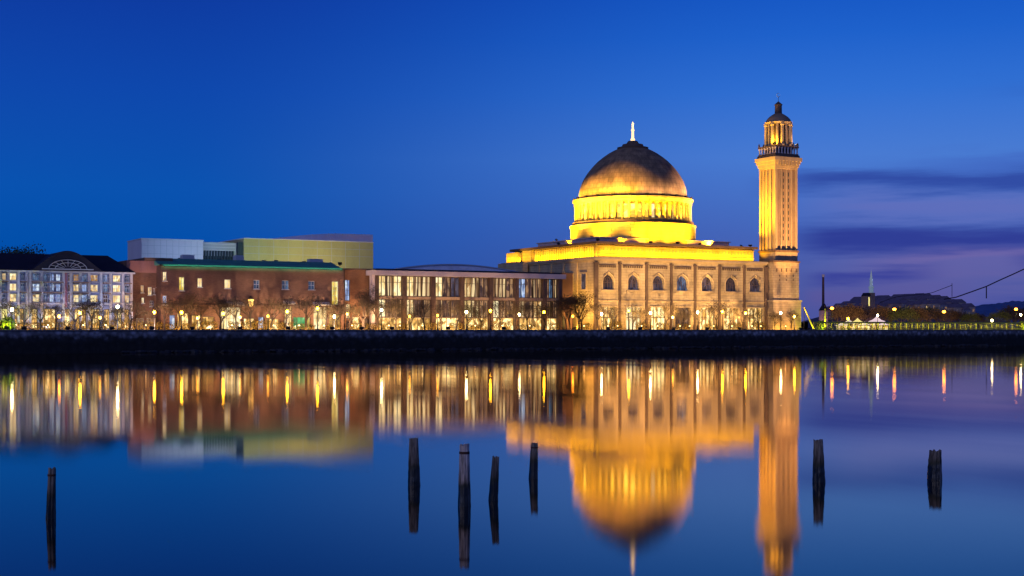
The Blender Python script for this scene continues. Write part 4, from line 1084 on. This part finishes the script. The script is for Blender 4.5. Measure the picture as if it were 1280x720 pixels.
# kiosks / marquees
mq = []
def make_marquee(w_, h, m):
    t = thing('marquee', 'x', 'marquee', (0,0,0), 'small marquees on the right quay')
    for sx in (-1,1):
        for sy in (-1,1): MB().rod((sx*w_/2, sy*w_/2, 0), (sx*w_/2, sy*w_/2, h*.6), .06).build('leg', 'iron', t)
    c = MB(); z0, z1 = h*.6, h
    prof = [(1.04,0),(1.0,.08),(.55,.32),(.22,.68),(.02,1)]
    rings = [[(sx*w_/2*r_, sy*w_/2*r_, z0+(z1-z0)*k_) for sx, sy in ((-1,-1),(1,-1),(1,1),(-1,1))] for r_, k_ in prof]
    for a, b_ in zip(rings, rings[1:]):
        for i in range(4): c.quad(a[i], a[(i+1) % 4], b_[(i+1) % 4], b_[i])
    c.build('canopy', m, t)
    b2 = MB(); b2.box(-w_*.42, w_*.42, -w_*.3, -w_*.2, 0, 1.05); b2.build('counter', 'p_shop', t)
    MB().box(-w_*.4, w_*.4, w_*.3, w_*.34, 0, h*.55).build('back_panel', 'p_warm', t)  # counter and back panel emit in place of lamps under the canopy
    return t
cw = glow('glow_canvas_white', (1,.80,.5), .7, False); cy = glow('glow_canvas_yellow', (1,.8,.12), .9, False); cp2 = glow('glow_canvas_pink', (1,.72,.70), .75, False)  # canopy cloth glows by itself, standing in for lamps inside
for px, v, top, m_, lab in ((1052,9,403,cw,'small white lit marquee nearest the tower'),(1061,12,398.5,cw,'taller white lit marquee left of the yellow one'),(1072,11,397.5,cy,'yellow lit marquee on the right quay'),(1081,10,402,cw,'small white lit marquee right of the yellow one'),(1096,12,395,cp2,'tall pinkish lit marquee below the steeple'),(1104,10,402,cp2,'low pinkish lit marquee right of the steeple')):
    t = make_marquee(max(2.2,(Z(top,px,v)-G)*.8), Z(top,px,v)-G, m_); t['label'] = lab; t.location = (U(px,v), v, G)
# yellow-lit bushes
for px, v, lab in ((1026,6,'round yellow-lit bush on the quay just right of the tower'),(1277,6,'yellow-lit bush at the far right end of the quay'),(10,6,'yellow-lit bush before the apartment block at the left edge')):
    t = thing('bush', lab, 'bush', (U(px,v), v, G)); cb = MB(); r = random.Random(px); cx, cy_ = U(px,v), v
    for _ in range(700):
        a, z, q = r.uniform(0,6.28), r.uniform(0,2.2), r.random()**.4*1.5*(1-.2*r.random()); z2 = z; q *= math.sqrt(max(.05,1-(z2-1)**2/1.6))
        p = Vector((cx+q*math.cos(a), cy_+q*math.sin(a), G+z)); u = Vector((r.uniform(-1,1), r.uniform(-1,1), r.uniform(-1,1))).normalized(); w = u.orthogonal().normalized(); s_ = r.uniform(.1,.22)
        cb.quad(*[tuple(p+u*a_*s_+w*b_*s_*.7) for a_, b_ in ((-1,0),(0,-1),(1,0),(0,1))])
    cb.build('foliage', 'leafgreen', t); MB().rod((cx,cy_,G),(cx,cy_,G+1.6),.08,.03).build('stem', 'bark', t)
    floodlight((cx-.6, v-2.2, G), (cx, v, G+1.2), 450, (.85,.95,.04), 'small floodlight at the foot of the '+lab.split(' on ')[0].split(' at ')[0].split(' before ')[0]+{1026:' near the tower',1277:' at the far right',10:' at the left edge'}[px], None, 120, .3)
# slanted gangway frame and mast
gf = thing('gangway_frame', 'slanting yellow A-shaped gangway frame just right of the tower', 'gangway frame', (U(1012,5),5,G))
MB().rod((U(1005,5),5,Z(384,1005,5)), (U(1018,5),5,G), .16).rod((U(1005,5.8),5.8,Z(384,1005,5.8)), (U(1018,5.8),5.8,G), .16).build('strut', 'railpaint', gf)
MB().rod((U(1005,5),5,Z(384,1005,5)), (U(1005,5),5,G), .1).rod((U(1005,5),5.0,Z(384,1005,5)), (U(1005,5.8),5.8,Z(384,1005,5.8)), .1).build('mast', 'iron', gf)
ps = thing('yellow_post', 'thin yellow-lit post beside the first orange lamp', 'post', (U(1031.5,5),5,G))
MB().lathe(U(1031.5,5), 5, [(.3,G),(.28,G+.3),(.17,G+.4),(.15,Z(386,1031,5)-.2),(.22,Z(386,1031,5))], 8).build('shaft', 'railpaint', ps)
# tall dark chimney
d = 520; p = P(1029, 343, d); r_ = 1.5/F*d
ch = thing('chimney', 'tall thin dark chimney on the skyline right of the tower', 'chimney', (p.x, p.y, G))
MB().lathe(p.x, p.y, [(r_*1.3,G),(r_*.95,p.z-3),(r_*.9,p.z-1)], 12).build('stack', surf('chimney_brick', (.07,.05,.07), var=.3), ch, smooth=True)
MB().lathe(p.x, p.y, [(r_*1.15,p.z-.997),(r_*1.15,p.z)], 12).build('rim', 'panel2', ch)
hs = MB(); q = P(1026, 378, d); w_ = 6/F*d
hs2 = thing('peaked_shed', 'dark peaked shed at the foot of the tall chimney', 'shed', (q.x, q.y, G))
MB().box(q.x-w_, q.x+w_, q.y-w_, q.y-1, G, q.z-3).build('wall', 'attic', hs2)
MB().prism([(q.x-w_*1.05,q.z-2.997),(q.x+w_*1.05,q.z-2.997),(q.x+w_*.1,q.z-.5)], q.y-w_-.3, q.y-.8).build('roof', 'roofdark', hs2)
# steeple
d = 600; s1 = d/F; p = P(1089, 412, d); X, Y = p.x, p.y
def zz(py): return EYE+(412-py)*s1
M['house_lit'] = surf('steeple_brick', (.40,.24,.18), var=.3)
stp = thing('steeple', 'distant church steeple with pale green spire above the right quay', 'steeple', (X, Y, G))
MB().box(X-3.3*s1, X+3.3*s1, Y-3.3*s1, Y+3.3*s1, G, zz(366)).build('tower_wall', 'house_lit', stp)
MB().lathe(X, Y, [(2.9*s1,zz(366)+.01),(2.9*s1,zz(360)),(3.4*s1,zz(359.5)),(3.4*s1,zz(358.5)),(2.0*s1,zz(357)),(1.9*s1,zz(350)),(2.3*s1,zz(349.5)),(1.4*s1,zz(347)),(.9*s1,zz(342)),(.1*s1,zz(337))], 8).build('spire', glow('copper_glow', (.28,.48,.52), .22, False), stp)  # faint emission stands in for light on the copper
lw = MB()
for zz_ in (356, 352): lw.box(X-.5*s1, X+.5*s1, Y-2.2*s1, Y-2.0*s1, zz(zz_), zz(zz_-3))
lw.build('belfry_opening', 'p_cool', stp)
M['house_lit'] = surf('hall_brick', (.40,.22,.16), var=.3)
hl2 = thing('lit_hall', 'low brick hall with a tall yellow window beside the steeple', 'building', (X-7*s1, Y, G))
MB().box(X-9*s1, X-3.4*s1, Y-3*s1, Y+8*s1, G, zz(370)).build('wall', 'house_lit', hl2)
MB().prism([(X-9.4*s1,zz(370)+.01),(X-3.41*s1,zz(370)+.01),(X-6.2*s1,zz(366))], Y-3.3*s1, Y+8*s1).build('roof', 'roofdark', hl2)
wo = box('window_frame', 'stone_trim', hl2, X-8*s1, X-5*s1, Y-3.08*s1, Y-3.002*s1, zz(383), zz(371)); box('pane', 'p_yellow', wo, X-7.6*s1, X-5.4*s1, Y-3.12*s1, Y-3.081*s1, zz(382.5), zz(371.6))
# houses on the hill
rh = random.Random(9); n = 0; HPOS = []
proto = None
for row, (px0, px1, d, lift) in enumerate(((1042,1215,985,0),(1052,1200,1030,0),(1064,1188,1070,0))):
    px = px0
    while px < px1:
        HPOS.append((px+rh.uniform(-2,2), d+rh.uniform(-8,8), row)); px += rh.uniform(7,12)
def ridge(px):
    pts = [(1010,402),(1030,395),(1050,388),(1080,383),(1110,380),(1140,379),(1170,381),(1200,385),(1225,393),(1245,399)]
    for (xa, ya), (xb, yb) in zip(pts, pts[1:]):
        if xa <= px <= xb: return ya+(yb-ya)*(px-xa)/(xb-xa)
    return 398
rows = {0:[],1:[],2:[]}
HR = surf('house_roof', (.18,.14,.20), var=.3, scale=.2)
HM = [surf('house_wall_'+c, col, var=.25, scale=.2) for c, col in (('cream',(.44,.33,.28)),('pink',(.38,.24,.23)),('grey',(.26,.24,.30)))]
for px, d, row in HPOS:
    t_ = (d-820)/330; py = 412.6+(ridge(px)-412.6)*(math.sin(t_*math.pi/2)**1.3)
    p = P(px, 412, d); zb = G-1+(EYE+(412-ridge(px))/F*1150-G+1)*(math.sin(t_*math.pi/2)**1.3)-3.5
    k = rh.randrange(3); w_, h_, l_ = rh.uniform(3,5), rh.uniform(7,9.5), rh.uniform(4,6)
    t = thing('hillside_house', 'x', 'house', (p.x, p.y, zb), 'houses on the right hillside')
    MB().box(p.x-w_, p.x+w_, p.y-l_, p.y+l_, zb, zb+h_).build('wall', HM[k], t)
    MB().prism([(p.x-w_*1.1,zb+h_+.01),(p.x+w_*1.1,zb+h_+.01),(p.x,zb+h_+2.6)], p.y-l_*1.05, p.y+l_*1.05).build('roof', HR, t)
    for j in range(2):
        xx = p.x-w_*.5+w_*j
        MB().box(xx-.8, xx+.8, p.y-l_-.08, p.y-l_-.01, zb+h_-3.4, zb+h_-1.4).build('window', rh.choice(['p_dim','p_dark','p_dark','p_warm','p_dim','p_dark','p_blue']), t)
    rows[row].append((px, t, k))
for row, it in rows.items():
    for i, (px, t, k) in enumerate(it):
        t['label'] = f"{['cream','pink','grey'][k]} gabled house in the {['lowest','middle','top'][row]} row on the hill, {(ordn+['twenty-first','twenty-second','twenty-third','twenty-fourth','twenty-fifth','twenty-sixth'])[i]} from its left end"
# suspension cables
def cable(name, pts, d, r0, label, hang=()):
    t = thing(name, label, 'cable', tuple(P(pts[0][0], pts[0][1], d)))
    mb = MB(); prev = None
    n = 24; P_ = []
    for k in range(n+1):
        f = k/n*(len(pts)-1); i = min(int(f), len(pts)-2); fr = f-i
        P_.append(P(pts[i][0]+(pts[i+1][0]-pts[i][0])*fr, pts[i][1]+(pts[i+1][1]-pts[i][1])*fr, d))
    for a, b_ in zip(P_, P_[1:]): mb.rod(a, b_, r0, seg=6)
    mb.build('main_cable', 'cable', t)
    for px, y0, y1 in hang: MB().rod(P(px,y0,d), P(px,y1,d), r0*.9, seg=6).build('hanger', 'cable', t)
    return t
bt = P(1346, 300, 900)
brg = thing('bridge_tower', 'dark suspension bridge tower beyond the right edge', 'bridge tower', (bt.x, bt.y, G))
for s_ in (-1, 1): MB().box(bt.x+s_*5-1.2, bt.x+s_*5+1.2, bt.y-1.2, bt.y+1.2, G, bt.z).build('leg', 'cable', brg)
MB().box(bt.x-3.79, bt.x+3.79, bt.y-1, bt.y+1, bt.z-4, bt.z-1).build('cross_beam', 'cable', brg)
cable('suspension_cable', [(1180,374),(1195,371.5),(1215,364.5),(1233,358),(1250,350),(1268,342),(1285,334),(1315,317),(1346,300)], 900, .4, 'thick dark bridge cable climbing to the right edge of the sky', [(1233,358,373)])
cable('suspension_cable', [(1100,378),(1120,371),(1150,368),(1165,366),(1178,361),(1190,356.5)], 905, .2, 'thin dark cable over the hill ending at a small mast', [(1190,354,371)])

# =================================================================== pilings
wd = bpy.data.materials.new('wet_timber'); wd.use_nodes = True; nt = wd.node_tree; nt.nodes.clear(); out = nd(nt, 'ShaderNodeOutputMaterial')
b = nd(nt, 'ShaderNodeBsdfPrincipled'); tc = nd(nt, 'ShaderNodeTexCoord'); sp = nd(nt, 'ShaderNodeSeparateXYZ'); nt.links.new(tc.outputs['Object'], sp.inputs[0])
mp = nd(nt, 'ShaderNodeMapping'); mp.inputs['Scale'].default_value = (1,1,.08); nt.links.new(tc.outputs['Object'], mp.inputs[0])
n1 = nd(nt, 'ShaderNodeTexNoise'); n1.inputs['Scale'].default_value = 30; n1.inputs['Detail'].default_value = 6; nt.links.new(mp.outputs[0], n1.inputs['Vector'])
n2 = nd(nt, 'ShaderNodeTexNoise'); n2.inputs['Scale'].default_value = 3; n2.inputs['Detail'].default_value = 4; nt.links.new(tc.outputs['Object'], n2.inputs['Vector'])
hh = mathn(nt, 'ADD', sp.outputs[2], mathn(nt, 'MULTIPLY', mathn(nt, 'SUBTRACT', n2.outputs[0], .5), .35))
r1 = ramp(nt, hh, [(.33, (.008,.006,.005,1)), (.42, (.06,.055,.03,1)), (.6, (.16,.12,.09,1)), (1., (.34,.26,.20,1))])
r2 = ramp(nt, n1.outputs[0], [(.35, (.3,.3,.3,1)), (.65, (1.3,1.3,1.3,1))])
mx = nd(nt, 'ShaderNodeMix', data_type='RGBA', blend_type='MULTIPLY'); mx.inputs[0].default_value = 1
nt.links.new(r1.outputs[0], mx.inputs[6]); nt.links.new(r2.outputs[0], mx.inputs[7]); nt.links.new(mx.outputs[2], b.inputs['Base Color'])
rg = ramp(nt, hh, [(.33, (.35,)*3+(1,)), (.45, (.9,)*3+(1,))]); nt.links.new(rg.outputs[0], b.inputs['Roughness'])
bp = nd(nt, 'ShaderNodeBump'); bp.inputs['Strength'].default_value = .8; bp.inputs['Distance'].default_value = .02; nt.links.new(n1.outputs[0], bp.inputs['Height']); nt.links.new(bp.outputs[0], b.inputs['Normal'])
nt.links.new(b.outputs[0], out.inputs[0]); wetm = wd
palem = wd.copy(); palem.name = 'lit_tone_timber'  # paler ramp paints in light on the front of the middle piling
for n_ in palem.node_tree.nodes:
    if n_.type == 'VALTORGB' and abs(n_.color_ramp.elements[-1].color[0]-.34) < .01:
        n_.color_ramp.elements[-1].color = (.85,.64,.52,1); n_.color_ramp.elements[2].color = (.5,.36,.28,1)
def piling(px, top, bot, wpx, lean, label, seed, flare=1.15):
    mid = (top+bot)/2; d = EYE*F/(mid-412); p = P(px, 412, d); h = (bot-top)/2/F*d; r_ = wpx/2/F*d
    rr = random.Random(seed); t = thing('timber_piling', label, 'piling', (p.x, p.y, 0), 'old timber pilings standing in the water')
    mb = MB(); seg = 18; rows = []; nz = 22
    flut = [rr.uniform(.86,1.08) for _ in range(seg)]
    for j in range(nz+1):
        z = -1.2+(h+1.2)*j/nz; tt_ = max(0, z/h)
        rad = r_*(flare-(flare-.82)*tt_) if z > 0 else r_*flare
        ox = lean*z; row = []
        for k in range(seg):
            a = 2*math.pi*k/seg; q = rad*flut[k]*(1+rr.uniform(-.035,.035))
            zt_ = z if j < nz else z+rr.uniform(-.05,.03)
            row.append((p.x+ox*CT+q*math.cos(a), p.y-ox*ST+q*math.sin(a), zt_))
        rows.append(row)
    for r in rows: mb.v += r
    for j in range(nz):
        for k in range(seg): mb.f.append((j*seg+k, j*seg+(k+1) % seg, (j+1)*seg+(k+1) % seg, (j+1)*seg+k))
    c = len(mb.v); mb.v.append((p.x+lean*h*CT, p.y-lean*h*ST, h-.06))
    for k in range(seg): mb.f.append((nz*seg+k, nz*seg+(k+1) % seg, c))
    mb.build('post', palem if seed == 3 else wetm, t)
    bd_ = MB().lathe(p.x+lean*h*.86*CT, p.y-lean*h*.86*ST, [(r_*.93,h*.84),(r_*.95,h*.845),(r_*.95,h*.875),(r_*.93,h*.88)], 18)
    if seed % 2: bd_.build('iron_band', surf('rusty_iron', (.10,.04,.025), var=.4), t)
piling(63, 585, 711, 11, .03, 'thin pale-topped timber piling alone at the far left of the water', 1)
piling(517.5, 548, 665, 13.5, -.01, 'straight dark timber piling left of the pale brown one', 2)
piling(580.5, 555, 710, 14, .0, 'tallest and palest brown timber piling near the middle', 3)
piling(616.5, 571, 680, 10, .06, 'thin leaning timber piling right of the tallest pale one', 4, 1.2)
piling(667, 553, 643, 10.5, .03, 'thin timber piling below the yellow corner reflection, left of the dome reflection', 5)
piling(1024, 550, 655, 14, -.02, 'dark fluted timber piling below the tower, left of the short thick one', 6)
piling(1169, 563, 636, 18.5, .02, 'short thick fluted timber piling at the far right of the water', 8, 1.05)

# =================================================================== sky
w = bpy.data.worlds.new('World'); bpy.context.scene.world = w; w.use_nodes = True
nt = w.node_tree; nt.nodes.clear(); out = nd(nt, 'ShaderNodeOutputWorld'); bg = nd(nt, 'ShaderNodeBackground')
tc = nd(nt, 'ShaderNodeTexCoord'); sp = nd(nt, 'ShaderNodeSeparateXYZ'); nt.links.new(tc.outputs['Generated'], sp.inputs[0])
dt = nd(nt, 'ShaderNodeVectorMath', operation='DOT_PRODUCT'); dt.inputs[1].default_value = (CT, -ST, 0); nt.links.new(tc.outputs['Generated'], dt.inputs[0])
el = sp.outputs[2]; az = dt.outputs['Value']
elc = mathn(nt, 'MAXIMUM', el, 0.0)
k5 = mathn(nt, 'MULTIPLY', elc, 2.5, True)      # .0-.4 elevation spread over the ramp
def E(py): return math.sin(math.atan((412-py)/F))*2.5
RL = ramp(nt, k5, [(0, lin(0,70,152)), (E(330), lin(0,78,168)), (E(240), lin(0,82,176)), (E(120), lin(0,70,172)), (E(0), lin(0,56,160)), (1, lin(0,22,90))])
RR = ramp(nt, k5, [(0, lin(76,82,154)), (E(350), lin(72,90,164)), (E(290), lin(68,102,186)), (E(200), lin(70,122,210)), (E(120), lin(44,110,210)), (E(50), lin(24,96,203)), (E(0), lin(14,86,196)), (1, lin(0,26,96))])
mr = nd(nt, 'ShaderNodeMapRange', interpolation_type='SMOOTHSTEP'); mr.inputs[1].default_value = -.24; mr.inputs[2].default_value = .22; nt.links.new(az, mr.inputs[0])
mx = nd(nt, 'ShaderNodeMix', data_type='RGBA'); nt.links.new(mr.outputs[0], mx.inputs[0]); nt.links.new(RL.outputs[0], mx.inputs[6]); nt.links.new(RR.outputs[0], mx.inputs[7])
cur = mx.outputs[2]
# long thin cloud banks low on the right
cv = nd(nt, 'ShaderNodeCombineXYZ'); nt.links.new(mathn(nt, 'MULTIPLY', az, 7), cv.inputs[0]); nt.links.new(mathn(nt, 'MULTIPLY', el, 75), cv.inputs[1])
nz = nd(nt, 'ShaderNodeTexNoise'); nz.inputs['Scale'].default_value = 1; nz.inputs['Detail'].default_value = 5; nz.inputs['Roughness'].default_value = .55; nt.links.new(cv.outputs[0], nz.inputs['Vector'])
nb = mathn(nt, 'SUBTRACT', nz.outputs[0], .5)
def sm(a, lo, hi):
    n = nd(nt, 'ShaderNodeMapRange', interpolation_type='SMOOTHSTEP'); n.inputs[1].default_value = lo; n.inputs[2].default_value = hi; nt.links.new(a, n.inputs[0]); return n.outputs[0]
def band(cur, yc, hw, x0, x1, x2, x3, col, amt, tilt=0.0):
    A = lambda x: (x-640)/F*.985
    e0 = (412-yc)/F; e = mathn(nt, 'ADD', mathn(nt, 'SUBTRACT', el, e0), mathn(nt, 'MULTIPLY', nb, .034))
    if tilt: e = mathn(nt, 'SUBTRACT', e, mathn(nt, 'MULTIPLY', mathn(nt, 'SUBTRACT', az, A(x1)), tilt))
    d = mathn(nt, 'ABSOLUTE', e)
    g_ = mathn(nt, 'SUBTRACT', 1, sm(d, hw/F*.05, hw/F*1.6))
    f = mathn(nt, 'MULTIPLY', g_, sm(az, A(x0), A(x1)))
    if x3: f = mathn(nt, 'MULTIPLY', f, mathn(nt, 'SUBTRACT', 1, sm(az, A(x2), A(x3))))
    f = mathn(nt, 'MULTIPLY', f, amt)
    m_ = nd(nt, 'ShaderNodeMix', data_type='RGBA'); nt.links.new(f, m_.inputs[0]); nt.links.new(cur, m_.inputs[6]); m_.inputs[7].default_value = lin(*col); return m_.outputs[2]
cur = band(cur, 335, 34, 940, 1160, 0, 0, (108,98,162), .6)
cur = band(cur, 266, 19, 960, 1090, 0, 0, (98,110,186), .75)
cur = band(cur, 236, 14, 920, 1030, 0, 0, (42,70,160), .9)
cur = band(cur, 215, 12, 1040, 1240, 0, 0, (58,92,186), .5)
cur = band(cur, 302, 17, 950, 1040, 0, 0, (40,56,146), .92)
cur = band(cur, 320, 6, 1080, 1180, 0, 0, (56,66,152), .5)
cur = band(cur, 328, 7, 1040, 1160, 0, 0, (110,100,166), .6)
cur = band(cur, 346, 11, 990, 1040, 1100, 1180, (50,60,150), .8)
cur = band(cur, 338, 10, 1220, 1280, 0, 0, (44,58,146), .8, -.03)
cur = band(cur, 376, 10, 1180, 1240, 0, 0, (60,74,156), .6)
cur = band(cur, 374, 16, 990, 1020, 1150, 1220, (104,84,146), .35)
cur = band(cur, 130, 9, 1150, 1300, 0, 0, (44,96,192), .35)
# a trace of the physical sky with the sun just under the horizon
sky = nd(nt, 'ShaderNodeTexSky'); sky.sky_type = 'NISHITA'; sky.sun_disc = False; sky.sun_elevation = R(-2.5); sky.sun_rotation = R(150)
ad = nd(nt, 'ShaderNodeMix', data_type='RGBA', blend_type='ADD'); ad.inputs[0].default_value = .04; nt.links.new(cur, ad.inputs[6]); nt.links.new(sky.outputs[0], ad.inputs[7])
nt.links.new(ad.outputs[2], bg.inputs[0]); bg.inputs[1].default_value = 1.0; nt.links.new(bg.outputs[0], out.inputs[0])

# soft afterglow
l = bpy.data.lights.new('sun', 'SUN'); l.energy = .5; l.color = (.62,.66,1.0); l.angle = R(30)
o = link('sun', l); dv = Vector((ST*.9+.35, CT*.9-.3, -.32)); o.rotation_euler = dv.to_track_quat('-Z','Y').to_euler(); o.location = (CAM[0], CAM[1], 60)

# =================================================================== camera
cam = bpy.data.cameras.new('camera'); co_ = link('camera', cam); co_.location = (CAM[0], CAM[1], EYE)
fw = Vector((ST, CT, 0)); co_.rotation_euler = fw.to_track_quat('-Z', 'Y').to_euler()
cam.sensor_width = 36; cam.lens = 36*F/1280; cam.shift_y = 52/1280; cam.clip_start = .5; cam.clip_end = 20000
sc = bpy.context.scene; sc.camera = co_
sc.view_settings.view_transform = 'Standard'; sc.view_settings.look = 'None'; sc.view_settings.exposure = 0; sc.view_settings.gamma = 1
sc.cycles.use_denoising = True; sc.cycles.max_bounces = 6; sc.cycles.diffuse_bounces = 2; sc.cycles.glossy_bounces = 3
sc.cycles.sample_clamp_indirect = 4; sc.cycles.use_light_tree = True; sc.cycles.caustics_reflective = False
